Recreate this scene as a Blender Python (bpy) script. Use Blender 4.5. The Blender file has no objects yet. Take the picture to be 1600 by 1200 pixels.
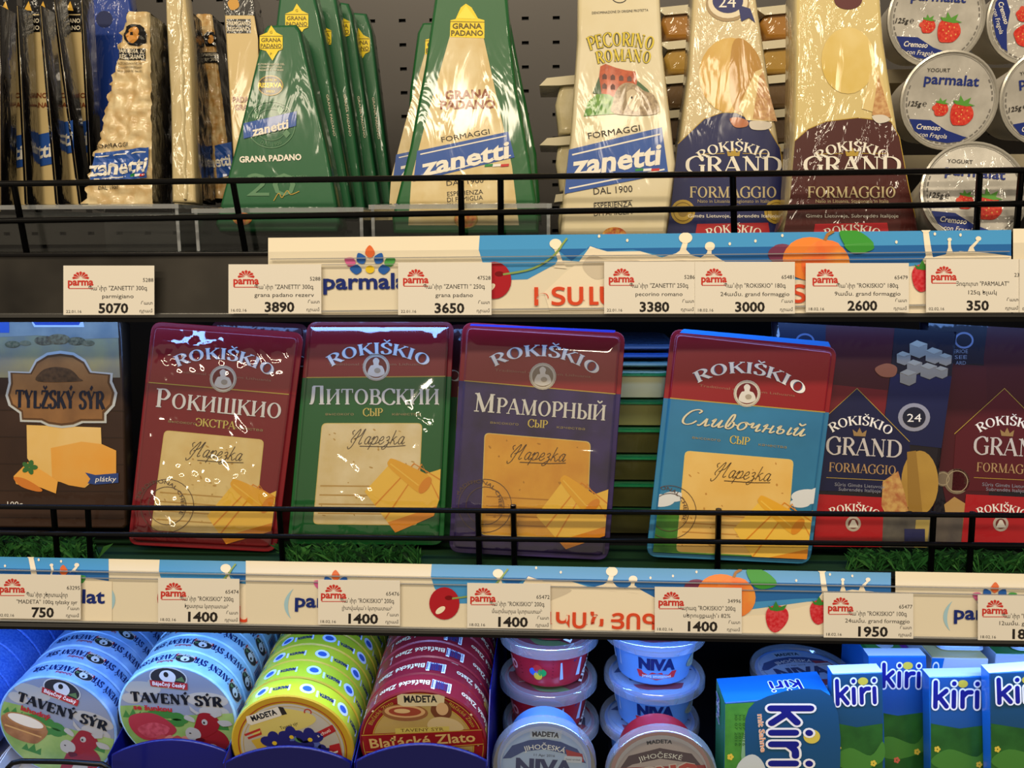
import bpy, bmesh, math, random
from math import sin, cos, tan, pi, radians as R, sqrt, atan2, hypot
from mathutils import Vector as V, Matrix, noise
random.seed(7)
SC = bpy.context.scene
COL = SC.collection
# ------------------------------------------------------------ camera
F = 1350.0
CAM = V((0.0, -0.75, 1.45))
PITCH, YAW, ROLL = R(10.0), R(2.9), R(-0.33)
fw = V((-sin(YAW) * cos(PITCH), cos(YAW) * cos(PITCH), -sin(PITCH)))
rt0 = V((cos(YAW), sin(YAW), 0)); up0 = rt0.cross(fw)
rt = rt0 * cos(ROLL) + up0 * sin(ROLL); up = up0 * cos(ROLL) - rt0 * sin(ROLL)
cd = bpy.data.cameras.new('camera'); cam = bpy.data.objects.new('camera', cd); COL.objects.link(cam)
cd.lens = 36.0 * F / 1600.0; cd.clip_start = .01
cam.matrix_world = Matrix(((rt.x, up.x, -fw.x, CAM.x), (rt.y, up.y, -fw.y, CAM.y), (rt.z, up.z, -fw.z, CAM.z), (0, 0, 0, 1)))
SC.camera = cam
# ------------------------------------------------------------ light
SC.view_settings.view_transform = 'Standard'; SC.view_settings.look = 'None'
SC.view_settings.gamma = 1; SC.view_settings.use_curve_mapping = False
SC.view_settings.exposure = 0.0
SC.cycles.max_bounces = 6; SC.cycles.transparent_max_bounces = 16
w = bpy.data.worlds.new('world'); SC.world = w; w.use_nodes = True
w.node_tree.nodes['Background'].inputs[0].default_value = (1.0, .83, .62, 1)
w.node_tree.nodes['Background'].inputs[1].default_value = .22
def area(name, loc, target, sx, sy, power, col):
    l = bpy.data.lights.new(name, 'AREA'); l.shape = 'RECTANGLE'; l.size = sx; l.size_y = sy; l.energy = power; l.color = col
    o = bpy.data.objects.new(name, l); COL.objects.link(o); o.location = loc
    o.rotation_euler = (V(target) - V(loc)).to_track_quat('-Z', 'Y').to_euler(); return o
area('ceiling_lamp', (0.1, -1.5, 2.9), (0.1, 0, 1.35), 2.6, .12, 36, (1, .85, .62))
area('ceiling_lamp', (-0.4, -3.4, 3.1), (0, 0, 1.3), 3.2, .16, 50, (1, .85, .63))
COOL = (.20, .42, 1.0)
area('shelf_led', (0, .064, 1.378), (0, .08, 1.1), 1.7, .012, 1.1, COOL)
area('shelf_led', (0, .035, 1.068), (0, .10, .8), 1.7, .012, 3.8, COOL)
# ------------------------------------------------------------ pixel rays and planes
def ray(px, py):
    d = fw * F + rt * (px - 800) - up * (py - 600)
    return d.normalized()
def WY(px, py, Y):
    d = ray(px, py); return CAM + d * ((Y - CAM.y) / d.y)
def WZ(px, py, Z):
    d = ray(px, py); return CAM + d * ((Z - CAM.z) / d.z)
def lin(h):
    h = h.lstrip('#'); c = [int(h[i:i + 2], 16) / 255 for i in (0, 2, 4)]
    return tuple(((x + .055) / 1.055) ** 2.4 if x > .04045 else x / 12.92 for x in c) + (1,)
MATS = {}
def mat(hexc, film=0, rough=.4, metal=0, alpha=1, mottled=None, mscale=60, coat=None):
    """printed card / plastic; film 0..3: how wrinkled the clear film over it is"""
    k = (hexc, film, rough, metal, alpha, mottled, mscale, coat)
    if k in MATS: return MATS[k]
    m = bpy.data.materials.new('print_' + hexc); m.use_nodes = True; nt = m.node_tree; N = nt.nodes; L = nt.links
    b = N['Principled BSDF']; b.inputs['Base Color'].default_value = lin(hexc)
    b.inputs['Roughness'].default_value = rough; b.inputs['Metallic'].default_value = metal
    b.inputs['Alpha'].default_value = alpha
    b.inputs['Specular IOR Level'].default_value = .28
    tc = N.new('ShaderNodeTexCoord')
    if mottled:
        n = N.new('ShaderNodeTexNoise'); n.inputs['Scale'].default_value = mscale; n.inputs['Detail'].default_value = 4
        r = N.new('ShaderNodeValToRGB'); r.color_ramp.elements[0].position = .38; r.color_ramp.elements[1].position = .66
        r.color_ramp.elements[0].color = lin(hexc); r.color_ramp.elements[1].color = lin(mottled)
        L.new(tc.outputs['Object'], n.inputs['Vector']); L.new(n.outputs[0], r.inputs[0]); L.new(r.outputs[0], b.inputs['Base Color'])
    if film:
        b.inputs['Coat Weight'].default_value = coat if coat is not None else (.3, .5, .9)[film - 1]
        b.inputs['Coat Roughness'].default_value = (.1, .07, .05)[film - 1]
        mp = N.new('ShaderNodeMapping'); mp.inputs['Rotation'].default_value = (0, R(35), 0); mp.inputs['Scale'].default_value = (1, 1, .35)
        n = N.new('ShaderNodeTexNoise'); n.inputs['Scale'].default_value = (14, 34, 55)[film - 1]; n.inputs['Detail'].default_value = 3
        n.inputs['Distortion'].default_value = 1.2
        bp = N.new('ShaderNodeBump'); bp.inputs['Strength'].default_value = (.05, .14, .42)[film - 1]; bp.inputs['Distance'].default_value = .012
        L.new(tc.outputs['Object'], mp.inputs[0]); L.new(mp.outputs[0], n.inputs['Vector']); L.new(n.outputs[0], bp.inputs['Height'])
        L.new(bp.outputs[0], b.inputs['Coat Normal'])
    MATS[k] = m; return m
def clear(tint='ffffff', gloss=.12, name='clear_plastic', mixin=.0):
    k = ('clear', tint, gloss, mixin)
    if k in MATS: return MATS[k]
    m = bpy.data.materials.new(name); m.use_nodes = True; nt = m.node_tree; N = nt.nodes; L = nt.links
    N.remove(N['Principled BSDF']); out = N['Material Output']
    t = N.new('ShaderNodeBsdfTransparent'); t.inputs[0].default_value = lin(tint)
    g = N.new('ShaderNodeBsdfGlossy'); g.inputs['Roughness'].default_value = .07
    fr = N.new('ShaderNodeFresnel'); ge = N.new('ShaderNodeNewGeometry'); im = N.new('ShaderNodeMapRange'); im.inputs[3].default_value = 1.35; im.inputs[4].default_value = 1 / 1.35
    L.new(ge.outputs['Backfacing'], im.inputs[0]); L.new(im.outputs[0], fr.inputs[0])
    ad = N.new('ShaderNodeMath'); ad.operation = 'ADD'; ad.inputs[1].default_value = gloss; L.new(fr.outputs[0], ad.inputs[0])
    d = N.new('ShaderNodeBsdfDiffuse'); d.inputs[0].default_value = (.8, .85, .9, 1)
    m1 = N.new('ShaderNodeMixShader'); m1.inputs[0].default_value = mixin; L.new(t.outputs[0], m1.inputs[1]); L.new(d.outputs[0], m1.inputs[2])
    mx = N.new('ShaderNodeMixShader'); L.new(ad.outputs[0], mx.inputs[0]); L.new(m1.outputs[0], mx.inputs[1]); L.new(g.outputs[0], mx.inputs[2])
    L.new(mx.outputs[0], out.inputs[0]); MATS[k] = m; return m
# ------------------------------------------------------------ objects
def link(name, me, parent=None, **props):
    o = bpy.data.objects.new(name, me); COL.objects.link(o)
    if parent is not None: o.parent = parent
    for k, v in props.items():
        if v: o[k] = v
    return o
def mesh(name, verts, faces, mats, idx=None, parent=None, smooth=False, **props):
    me = bpy.data.meshes.new(name); me.from_pydata([tuple(v) for v in verts], [], faces)
    if not isinstance(mats, (list, tuple)): mats = [mats]
    for m in mats: me.materials.append(m)
    if idx: me.polygons.foreach_set('material_index', idx)
    if smooth: me.polygons.foreach_set('use_smooth', [True] * len(me.polygons))
    me.update(); return link(name, me, parent, **props)
def thing(name, label, cat, group=None, M=None, kind=None):
    o = bpy.data.objects.new(name, None); COL.objects.link(o); o.empty_display_size = .02
    o['label'] = label; o['category'] = cat
    if group: o['group'] = group
    if kind: o['kind'] = kind
    if M is not None: o.matrix_world = M
    return o
def copy_tree(o, M, label):
    r = o.copy(); COL.objects.link(r); r.matrix_world = M; r['label'] = label
    for ch in [c for c in o.children]:
        c = ch.copy(); COL.objects.link(c); c.parent = r
        for g in [x for x in ch.children]:
            d = g.copy(); COL.objects.link(d); d.parent = c
    return r
def frame_M(B, x, y, z):
    return Matrix(((x.x, y.x, z.x, B.x), (x.y, y.y, z.y, B.y), (x.z, y.z, z.z, B.z), (0, 0, 0, 1)))
class Plane:
    """front plane of a thing: stands at pixel b (depth Y), leans back by tilt, turned by yaw, its up axis runs to pixel t"""
    def __init__(s, b, Y, tilt=0, yaw=0, t=None, floor=None):
        B = WY(b[0], b[1], Y) if floor is None else WZ(b[0], b[1], floor)
        n = V((0, -cos(R(tilt)), sin(R(tilt)))); n = Matrix.Rotation(R(yaw), 3, 'Z') @ n
        s.n, s.B = n, B
        T = s.hit(*(t or (b[0], b[1] - 100)))
        if t is None:
            hx = V((0, 0, 1)).cross(n); hx = -hx if hx.x < 0 else hx
            z = (V((0, 0, 1)) - n * n.z).normalized()
        else: z = (T - B).normalized()
        y = -n; x = y.cross(z)
        s.x, s.y, s.z = x.normalized(), y, z
        s.M = frame_M(B, s.x, s.y, s.z)
    def hit(s, px, py):
        d = ray(px, py); return CAM + d * ((s.B - CAM).dot(s.n) / d.dot(s.n))
    def loc(s, px, py):
        q = s.hit(px, py) - s.B; return q.dot(s.x), q.dot(s.z)
def plane_map(pl, off=.0002, base=0):
    def f(x, y, l):
        X, Z = pl.loc(x, y); return (X, base - off * l, Z)
    return f
def local_map(s=1.0, off=.0001, base=0, cx=0, cz=0):
    return lambda x, y, l: (cx + x * s, base - off * l, cz - y * s)
def side_map(Rr, s=1.0, off=.0002, y0=0):
    def f(x, y, l):
        a = -x * s / Rr; r = Rr + off * l
        return (r * sin(a), y0 + y * s, r * cos(a))
    return f
# ------------------------------------------------------------ lettering
TX = {}
def textmesh(s, bold):
    k = (s, bold)
    if k in TX: return TX[k]
    c = bpy.data.curves.new('t', 'FONT'); c.body = s; c.resolution_u = 2; c.offset = bold
    o = bpy.data.objects.new('t', c); me = bpy.data.meshes.new_from_object(o)
    vs = [(v.co.x / .73, v.co.y / .73) for v in me.vertices]; fs = [tuple(p.vertices) for p in me.polygons]
    bpy.data.objects.remove(o); bpy.data.curves.remove(c); bpy.data.meshes.remove(me)
    x0 = min((v[0] for v in vs), default=0); x1 = max((v[0] for v in vs), default=0)
    vs = [(x - x0, y) for x, y in vs]; TX[k] = (vs, fs, x1 - x0); return TX[k]
def crom(P, n=5, closed=False):
    if len(P) < 3: return P
    Q = [P[-1]] + P + [P[0], P[1]] if closed else [P[0]] + P + [P[-1]]
    out = []
    for i in range(1, len(Q) - 2):
        a, b, c, d = Q[i - 1], Q[i], Q[i + 1], Q[i + 2]
        for k in range(n):
            t = k / n
            out.append(tuple(.5 * (2 * b[j] + (c[j] - a[j]) * t + (2 * a[j] - 5 * b[j] + 4 * c[j] - d[j]) * t * t + (3 * b[j] - a[j] - 3 * c[j] + d[j]) * t ** 3) for j in (0, 1)))
    out.append(Q[-2]); return out
def stroke(P, wf):
    """list of quads along polyline; wf(dx,dy,s)->width"""
    vs, fs = [], []
    n = len(P)
    for i, p in enumerate(P):
        a = P[max(i - 1, 0)]; b = P[min(i + 1, n - 1)]
        dx, dy = b[0] - a[0], b[1] - a[1]; l = hypot(dx, dy) or 1; dx /= l; dy /= l
        w = wf(dx, dy, i / max(n - 1, 1)) / 2
        vs += [(p[0] - dy * w, p[1] + dx * w), (p[0] + dy * w, p[1] - dx * w)]
        if i: fs.append((2 * i - 2, 2 * i - 1, 2 * i + 1, 2 * i))
    return vs, fs
SER = {
 'R': (8.6, 'k 2 0 2 10;s 2 0;s 1.7 10;c 2 9.7 5 9.7 6.9 7.4 5 5 2 5;k 4.3 5 7.8 .2;s 8.2 0 1.1'),
 'P': (7.6, 'k 2 0 2 10;s 2 0;s 1.7 10;c 2 9.7 5 9.7 7 7.3 5 4.6 2 4.7'),
 'B': (8.2, 'k 2 0 2 10;s 1.8 0;s 1.7 10;c 2 9.7 5 9.6 6.3 7.6 5 5.5 2 5.4;c 2 5.4 5.5 5.2 7.3 2.8 5.5 .3 2 .3'),
 'O': (10, 'o 5 5 4.4 5.1'),
 'C': (9, 'c 8.4 7.6 7 9.7 4.6 10 1.7 8 1 5 1.7 2 4.6 0 7 .3 8.6 2.2;n 8.5 7.2 8.5 10'),
 'G': (10, 'c 8.6 7.6 7 9.7 4.6 10 1.7 8 1 5 1.7 2 4.6 0 7 .2 8.5 1;k 8.4 0.6 8.4 4.4;s 8.2 4.5 1.5;n 8.6 7.2 8.6 10'),
 'K': (9, 'k 2 0 2 10;s 2 0;s 2 10;n 2.2 4.2 7.6 9.8;k 4 6 8 .2;s 8.2 0 1.3;s 7.4 10 1.3'),
 'I': (4.4, 'k 2.2 0 2.2 10;s 2.2 0;s 2.2 10'),
 'S': (7, 'c 6 8 4.9 9.7 3.4 9.9 1.7 8.9 1.3 7.3 2.4 5.9 4.8 4.6 6 3 5.5 1.1 3.6 .1 1.9 .5 .9 2.4;n 6.1 7.4 6.1 9.9;n .9 .1 .9 2.6'),
 'A': (9.4, 'n .9 0 4.6 10;k 4.5 10 8.2 0;n 2.2 3.3 6.8 3.3;s 1 0 1.2;s 8.3 0 1.5'),
 'N': (10, 'n 2 0 2 10;k 1.8 10 8 0;n 8 0 8 10;s 2 0 1.3;s 1.4 10 1.1;s 8 10 1.3'),
 'D': (9.6, 'k 2 0 2 10;s 1.7 0;s 1.7 10;c 2 9.7 5.5 9.6 8.2 7.6 8.8 5 8.2 2.3 5.5 .4 2 .3'),
 'F': (7.4, 'k 2 0 2 10;s 2 0;n 1 9.8 6.8 9.8;n 2 5.2 5.6 5.2;n 6.8 10 6.8 7.6;n 5.6 6.2 5.6 4'),
 'E': (8, 'k 2 0 2 10;n 1 9.8 6.8 9.8;n 2 5.2 5.6 5.2;n 1 .2 7.2 .2;n 6.8 10 6.8 7.6;n 7.2 0 7.2 2.6;n 5.6 6.2 5.6 4'),
 'M': (12, 'n 2 0 2.4 10;k 2.2 10 6 .2;n 6 .2 9.7 10;k 9.8 0 9.8 10;s 2 0 1.3;s 9.9 0 1.7;s 1.7 10 1;s 10.2 10 1.2'),
 'L': (7.4, 'k 2 0 2 10;s 2 10;n 1 .2 7 .2;n 7 0 7 2.8'),
 'T': (8.4, 'k 4.2 0 4.2 10;s 4.2 0;n .7 9.8 7.7 9.8;n .7 10 .7 7.6;n 7.7 10 7.7 7.6'),
 'Y': (8.6, 'k 1.2 10 4.3 4.6;n 4.3 4.6 7.4 10;k 4.3 4.8 4.3 0;s 4.3 0;s 1.2 10 1.2;s 7.4 10 1.1'),
 'V': (9, 'k 1.2 10 4.7 0;n 4.7 0 7.9 10;s 1.2 10 1.3;s 7.9 10 1.1'),
 'Z': (8, 'n 1 9.8 7 9.8;k 6.8 9.6 1.3 .4;n 1 .2 7.2 .2;n 1 10 1 7.8;n 7.2 0 7.2 2.4'),
 'И': (10, 'k 2 0 2 10;k 8 0 8 10;n 2 1 8 9;s 2 0;s 2 10;s 8 0;s 8 10'),
 'Э': (8.6, 'c .8 7.4 2.4 9.7 4.6 9.8 7.2 8 7.8 5 7.2 2 4.6 0 2.2 .2 .7 2.4;n 3 5.2 7.6 5.2;n .8 7 .8 10'),
 'Ш': (13, 'k 2 0 2 10;k 6.5 0 6.5 10;k 11 0 11 10;n 1 .2 12 .2;s 2 10 1.3;s 6.5 10 1.3;s 11 10 1.3'),
 'Л': (9.6, 'c 1 .4 2 .6 2.8 3 3.4 9.6;n 3 9.8 8.4 9.8;k 7.6 0 7.6 10;s 7.6 0'),
 'Н': (10, 'k 2 0 2 10;k 8 0 8 10;n 2 5 8 5;s 2 0;s 2 10;s 8 0;s 8 10'),
 'Ы': (11, 'k 2 0 2 10;s 2 0;s 2 10;c 2 5.4 5 5.2 6.6 2.8 5 .3 2 .3;k 9.3 0 9.3 10;s 9.3 0;s 9.3 10'),
 ' ': (4, '')}
for a_, b_ in (('Р', 'P'), ('О', 'O'), ('К', 'K'), ('Т', 'T'), ('В', 'B'), ('С', 'C'), ('М', 'M'), ('А', 'A')): SER[a_] = SER[b_]
ACC = {'Š': ('S', 'v', 3.5), 'Ž': ('Z', 'v', 4), 'Ý': ('Y', '/', 4.3), 'Й': ('И', 'u', 5), 'Ť': ('T', 'v', 4)}
# joined italic hand (x-height 5)
HAND = {
 'Н': (11, 'c 1 1 .2 2.6 1.6 5 4.4 8.8 5.6 9.6 5.4 7.6 3.4 2 1.8 -1.6 -.4 -3 -1.4 -1.4;c 1 9 -.6 8 .6 6;c 2.4 3.4 5 4.6 7.2 6 8.8 9.2 9.6 9.8;c 9.6 9.8 8.2 5 7.2 1 8 0 9.6 1'),
 'а': (6, 'c 4.6 4.4 3 5 1.3 3.6 .8 1.4 1.8 .1 3.4 1 4.8 4.8;c 4.8 4.8 4.1 1 4.8 .1 6.2 1.4'),
 'р': (6, 'c 0 3 1.5 4.9 1.6 4 0 -1 -.8 -3.4;c 1 2.4 3 4.8 4.4 4.8 4.8 3 3.6 .6 1.8 0 .6 1;c 3.4 .3 5.4 .8 6.4 1.6'),
 'е': (5, 'c .8 2.2 3 2.6 3.8 4 3 5 1.6 4.2 .6 2 1.4 .2 3 .2 5 1.8'),
 'з': (5, 'c .8 4 2.6 5 3.6 4 3 2.8 1.6 2.4;c 1.6 2.4 3.4 2 3.4 0 2 -2.6 0 -3.2 -.4 -2 2 -.6 5 1.4'),
 'к': (6, 'c 2.2 9 1.4 5 .4 0;c 1 2.2 3.4 4.6 4.6 4.8;c 1.8 2.9 3 2 3.8 .2 4.8 .1 6.2 1.4'),
 'С': (9, 'c 7 7.6 8 9 6.2 9.8 3 8.4 .8 4.4 1 1.2 3 0 5.6 .8 7.4 2.8'),
 'л': (6, 'c -.4 .6 .4 .1 1.6 1.4 3.2 4.8;k 3.2 4.8 3.4 .6;c 3.2 1 3.8 .1 5.6 1.2'),
 'и': (7, 'c 0 3.4 1.4 5 1.4 4 .8 1.2 1.6 .1 3 1.2 4.8 4.8;c 4.8 4.8 4.2 1 4.8 .1 6.6 1.4'),
 'в': (6, 'c 1.6 1 3 6 2.8 9 1.6 8 .6 3 1 .4 2.8 0 4.2 1.8 3.8 4 2 4.2;c 4 2.6 5 2.8 6 2.4'),
 'о': (6, 'c 3.4 5 1.4 4.2 .6 1.8 1.8 0 3.8 .8 4.6 3 3.4 5 4.6 4.6 6 3.6'),
 'ч': (7, 'c 0 3.6 1.4 5 1.6 4 1.4 2.4 2.6 2.2 4.8 4.8;c 4.8 4.8 4.2 1 4.8 .1 6.4 1.4'),
 'н': (7, 'c 0 3.4 1.6 5 1.4 3 .6 0;c 1 2.4 4 2.6;c 4.8 4.8 4.2 1 4.8 .1 6.4 1.4'),
 'ы': (8.5, 'c 0 3.4 1.4 5 1.4 4 .8 1.2 1.8 .1 3.4 .8 3.8 2.2 2.6 3 1.2 2.4;c 6.8 4.8 6.2 1 6.8 .1 8.2 1.4'),
 ' ': (4, '')}
ACC['й'] = ('и', 'u', 3)
def glyphs(s, tab, thick, thin, ser=1.45, track=0):
    X, vs, fs, st = 0, [], [], [0]
    def add(v, f):
        st[0] += 1; b = len(vs); vs.extend((X + x, y, (st[0] % 9) * .04) for x, y in v); fs.extend(tuple(b + i for i in q) for q in f)
    for ch in s:
        acc = None; c = ch
        if ch in ACC: c, acc, ax = ACC[ch]
        adv, ops = tab.get(c, (5, ''))
        for op in ops.split(';'):
            if not op: continue
            k, *a = op.split(); a = [float(x) for x in a]
            P = list(zip(a[::2], a[1::2]))
            if k == 'k': add(*stroke(P, lambda dx, dy, t: thick))
            elif k == 'n': add(*stroke(P, lambda dx, dy, t: thin))
            elif k == 'c': add(*stroke(crom(P), lambda dx, dy, t: thin + (thick - thin) * abs(dy) ** 1.5))
            elif k == 's':
                hw = a[2] if len(a) > 2 else ser; h = thin * .9; y0 = a[1] if a[1] < 5 else a[1] - h
                add([(a[0] - hw, y0), (a[0] + hw, y0), (a[0] + hw, y0 + h), (a[0] - hw, y0 + h)], [(0, 1, 2, 3)])
            elif k == 'o':
                cx, cy, rx, ry = a; v = []; n = 24
                for i in range(n):
                    t = 2 * pi * i / n
                    v += [(cx + rx * cos(t), cy + ry * sin(t)), (cx + (rx - thick) * cos(t), cy + (ry - thin) * sin(t))]
                add(v, [(2 * i, (2 * i + 2) % (2 * n), (2 * i + 3) % (2 * n), 2 * i + 1) for i in range(n)])
        ty = 10.7 if tab is SER else 6
        if acc == 'v': add(*stroke([(ax - 1.6, ty + 2), (ax, ty + .3), (ax + 1.6, ty + 2)], lambda *q: thin * 1.3))
        if acc == '/': add(*stroke([(ax - .6, ty + .2), (ax + 1.2, ty + 2.3)], lambda *q: thin * 1.8))
        if acc == 'u': add(*stroke(crom([(ax - 1.7, ty + 1.8), (ax, ty + .6), (ax + 1.7, ty + 1.8)]), lambda *q: thin * 1.5))
        X += adv + track
    x0 = min((v[0] for v in vs), default=0); x1 = max((v[0] for v in vs), default=1)
    return [((x - x0) / 10, y / 10, l) for x, y, l in vs], fs, (x1 - x0) / 10
FATG = {'k': (7.6, 'f 1.6 0 1.6 10;f 1.8 3 6 6.6;f 3 4.2 6.2 .2'), 'i': (3.6, 'f 1.6 .2 1.6 6.2;f 1.6 9.6 1.7 9.7'), 'r': (6, 'f 1.6 .2 1.6 6.2;f 1.8 4.4 3.4 6 5.2 6.2')}
def fat(s, th):
    X, vs, fs, st = 0, [], [], [0]
    def add(v, f):
        st[0] += 1; b = len(vs); vs.extend((X + x, y, (st[0] % 9) * .04) for x, y in v); fs.extend(tuple(b + i for i in q) for q in f)
    for ch in s:
        adv, ops = FATG[ch]
        for op in ops.split(';'):
            a = [float(x) for x in op.split()[1:]]; P = list(zip(a[::2], a[1::2])); add(*stroke(crom(P), lambda *q: th))
            for p in (P[0], P[-1]): add([(p[0] + th / 2 * cos(k * pi / 6), p[1] + th / 2 * sin(k * pi / 6)) for k in range(12)], [tuple(range(12))])
        X += adv
    x0, x1 = .6, X - .6
    return [((x - x0) / 10, y / 10, l) for x, y, l in vs], fs, (x1 - x0) / 10
def lettering(s, font, bold):
    if font == 'fat':
        k = (s, font, bold)
        if k not in TX: TX[k] = fat(s, 1.9 + bold * 20)
        return TX[k]
    if font == 'sans': return textmesh(s, bold)
    k = (s, font, bold)
    if k not in TX: TX[k] = glyphs(s, SER, 1.75 + bold * 30, .6 + bold * 12) if font == 'serif' else glyphs(s, HAND, .55 + bold * 25, .34 + bold * 12)
    return TX[k]
class Face:
    """flat print: 2D shapes (y runs down) laid on a surface given by fmap(x, y, layer)"""
    def __init__(s, parent, fmap, cuts=()):
        s.parent, s.fmap, s.cuts, s.parts, s.n, s.oy = parent, fmap, cuts, {}, 0, 0
    def _p(s, part): return s.parts.setdefault(part, [[], [], [], [], []])   # verts, faces, idx, mats, layer per vert
    def raw(s, vs, fs, m, layer=1, part='print'):
        P = s._p(part); b = len(P[0]); s.n += 1; la = layer + (s.n % 7) * .012
        if m not in P[3]: P[3].append(m)
        i = P[3].index(m); P[0].extend((v[0], v[1] + s.oy) for v in vs); P[4].extend(la + (v[2] if len(v) > 2 else 0) for v in vs)
        P[1].extend(tuple(b + q for q in f) for f in fs); P[2].extend([i] * len(fs))
    def poly(s, pts, m, layer=1, part='print', smooth=False):
        if smooth: pts = crom(list(pts), 5, True)[:-1]
        s.raw(list(pts), [tuple(range(len(pts)))], m, layer, part)
    def rect(s, x0, y0, x1, y1, m, layer=1, part='print', r=0, slope=0):
        if r: pts = rrect(x0, y0, x1, y1, r)
        else: pts = [(x0, y0), (x1, y0), (x1, y1), (x0, y1)]
        s.poly([(x, y + (x - (x0 + x1) / 2) * slope) for x, y in pts], m, layer, part)
    def ell(s, cx, cy, rx, ry, m, layer=1, part='print', rot=0, n=24, a0=0, a1=360):
        c, q = cos(R(rot)), sin(R(rot)); full = a1 - a0 >= 360
        k = n if full else n + 1
        pts = []
        for i in range(k):
            t = R(a0 + (a1 - a0) * i / n); x, y = rx * cos(t), ry * sin(t); pts.append((cx + x * c - y * q, cy + x * q + y * c))
        s.poly(pts, m, layer, part)
    def ring(s, cx, cy, rx, ry, wd, m, layer=1, part='print', a0=0, a1=360, n=32, taper=False):
        vs = []
        for i in range(n + 1):
            t = R(a0 + (a1 - a0) * i / n); w = wd * (sin(pi * i / n) if taper else 1)
            vs += [(cx + rx * cos(t), cy + ry * sin(t)), (cx + (rx - w) * cos(t), cy + (ry - w) * sin(t))]
        s.raw(vs, [(2 * i, 2 * i + 2, 2 * i + 3, 2 * i + 1) for i in range(n)], m, layer, part)
    def line(s, pts, w, m, layer=1, part='print', smooth=False, taper=False):
        P = crom(list(pts)) if smooth else list(pts)
        vs, fs = stroke(P, (lambda dx, dy, t: w * (.15 + sin(pi * t))) if taper else (lambda *q: w)); s.raw(vs, fs, m, layer, part)
    def text(s, t, x, y, h, m, layer=3, part='lettering', font='sans', bold=0, w=None, rot=0, shear=0, arc=0, align='c', outline=None, yshear=0, ow=.05):
        """baseline point (x, y), cap height h"""
        if outline: s.text(t, x, y, h, outline, layer - .5, part, font, bold + ow, w, rot, shear, arc, align, None, yshear)
        vs, fs, W = lettering(t, font, bold)
        kx = (w / W if w and W else h); W2 = W * kx
        x0 = {'c': -W2 / 2, 'l': 0, 'r': -W2}[align]
        c, q = cos(R(rot)), sin(R(rot)); out = []
        for vx, vy, *vl in vs:
            X = x0 + vx * kx + shear * vy * h; Y = vy * h + yshear * (x0 + vx * kx)
            if arc:
                a = X / arc; X, Y = (arc + Y) * sin(a), (arc + Y) * cos(a) - arc
            X, Y = X, -Y
            out.append((x + X * c - Y * q, y + X * q + Y * c, vl[0] if vl else 0))
        s.raw(out, fs, m, layer, part)
    def build(s, under=None):
        obs = []
        for name, (vs, fs, idx, mats, lay) in s.parts.items():
            if s.cuts:
                bm = bmesh.new(); bv = [bm.verts.new((x, -y, l * 10)) for (x, y), l in zip(vs, lay)]
                for f, i in zip(fs, idx):
                    try: fc = bm.faces.new([bv[k] for k in f]); fc.material_index = i
                    except ValueError: pass
                for co, no, clr in s.cuts:
                    bmesh.ops.bisect_plane(bm, geom=bm.verts[:] + bm.edges[:] + bm.faces[:], dist=1e-5, plane_co=(co[0], -co[1], 0), plane_no=(no[0], -no[1], 0), clear_outer=clr)
                bm.verts.index_update()
                vs = [(v.co.x, -v.co.y) for v in bm.verts]; lay = [v.co.z / 10 for v in bm.verts]
                fs = [tuple(v.index for v in f.verts) for f in bm.faces]; idx = [f.material_index for f in bm.faces]; bm.free()
            if fs: obs.append(mesh(name, [s.fmap(x, y, l) for (x, y), l in zip(vs, lay)], fs, mats, idx, s.parent))
        return obs
def rrect(x0, y0, x1, y1, r, n=5):
    out = []
    for cx, cy, a in ((x1 - r, y1 - r, 0), (x0 + r, y1 - r, 90), (x0 + r, y0 + r, 180), (x1 - r, y0 + r, 270)):
        for i in range(n + 1):
            t = R(a + 90 * i / n); out.append((cx + r * cos(t), cy + r * sin(t)))
    return out
# ------------------------------------------------------------ solids
def inset(P, d):
    n = len(P); A = sum(P[i][0] * P[(i + 1) % n][1] - P[(i + 1) % n][0] * P[i][1] for i in range(n)); sg = 1 if A > 0 else -1; out = []
    for i in range(n):
        a, b, c = P[i - 1], P[i], P[(i + 1) % n]
        e1 = (b[0] - a[0], b[1] - a[1]); e2 = (c[0] - b[0], c[1] - b[1]); l1 = hypot(*e1) or 1e-9; l2 = hypot(*e2) or 1e-9
        nx, nz = -e1[1] / l1 - e2[1] / l2, e1[0] / l1 + e2[0] / l2; l = hypot(nx, nz) or 1e-9; nx /= l; nz /= l
        k = d / max(.5, (nx * -e1[1] + nz * e1[0]) / l1)
        out.append((b[0] + sg * nx * k, b[1] + sg * nz * k))
    return out
def prism(name, outline, rings, mats, parent, pick=None, split=None, smooth=False, **props):
    """outline: local (X, Z); rings: (inset, Y) front to back; split: local lines ((x,z),(nx,nz)); pick(x,y,z)->material index"""
    bm = bmesh.new(); rv = []
    for d, y in rings: rv.append([bm.verts.new((p[0], y, p[1])) for p in (inset(outline, d) if d else outline)])
    n = len(outline)
    bm.faces.new(rv[0]); bm.faces.new(rv[-1])
    for a, b in zip(rv, rv[1:]):
        for i in range(n): bm.faces.new((a[i], a[(i + 1) % n], b[(i + 1) % n], b[i]))
    for co, no in split or ():
        bmesh.ops.bisect_plane(bm, geom=bm.verts[:] + bm.edges[:] + bm.faces[:], plane_co=(co[0], 0, co[1]), plane_no=(no[0], 0, no[1]))
    bmesh.ops.recalc_face_normals(bm, faces=bm.faces[:])
    if pick:
        for f in bm.faces: c = f.calc_center_median(); f.material_index = pick(c.x, c.y, c.z)
    if smooth:
        for f in bm.faces: f.smooth = abs(f.normal.y) < .97
    me = bpy.data.meshes.new(name); bm.to_mesh(me); bm.free()
    for m in (mats if isinstance(mats, (list, tuple)) else [mats]): me.materials.append(m)
    return link(name, me, parent, **props)
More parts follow.
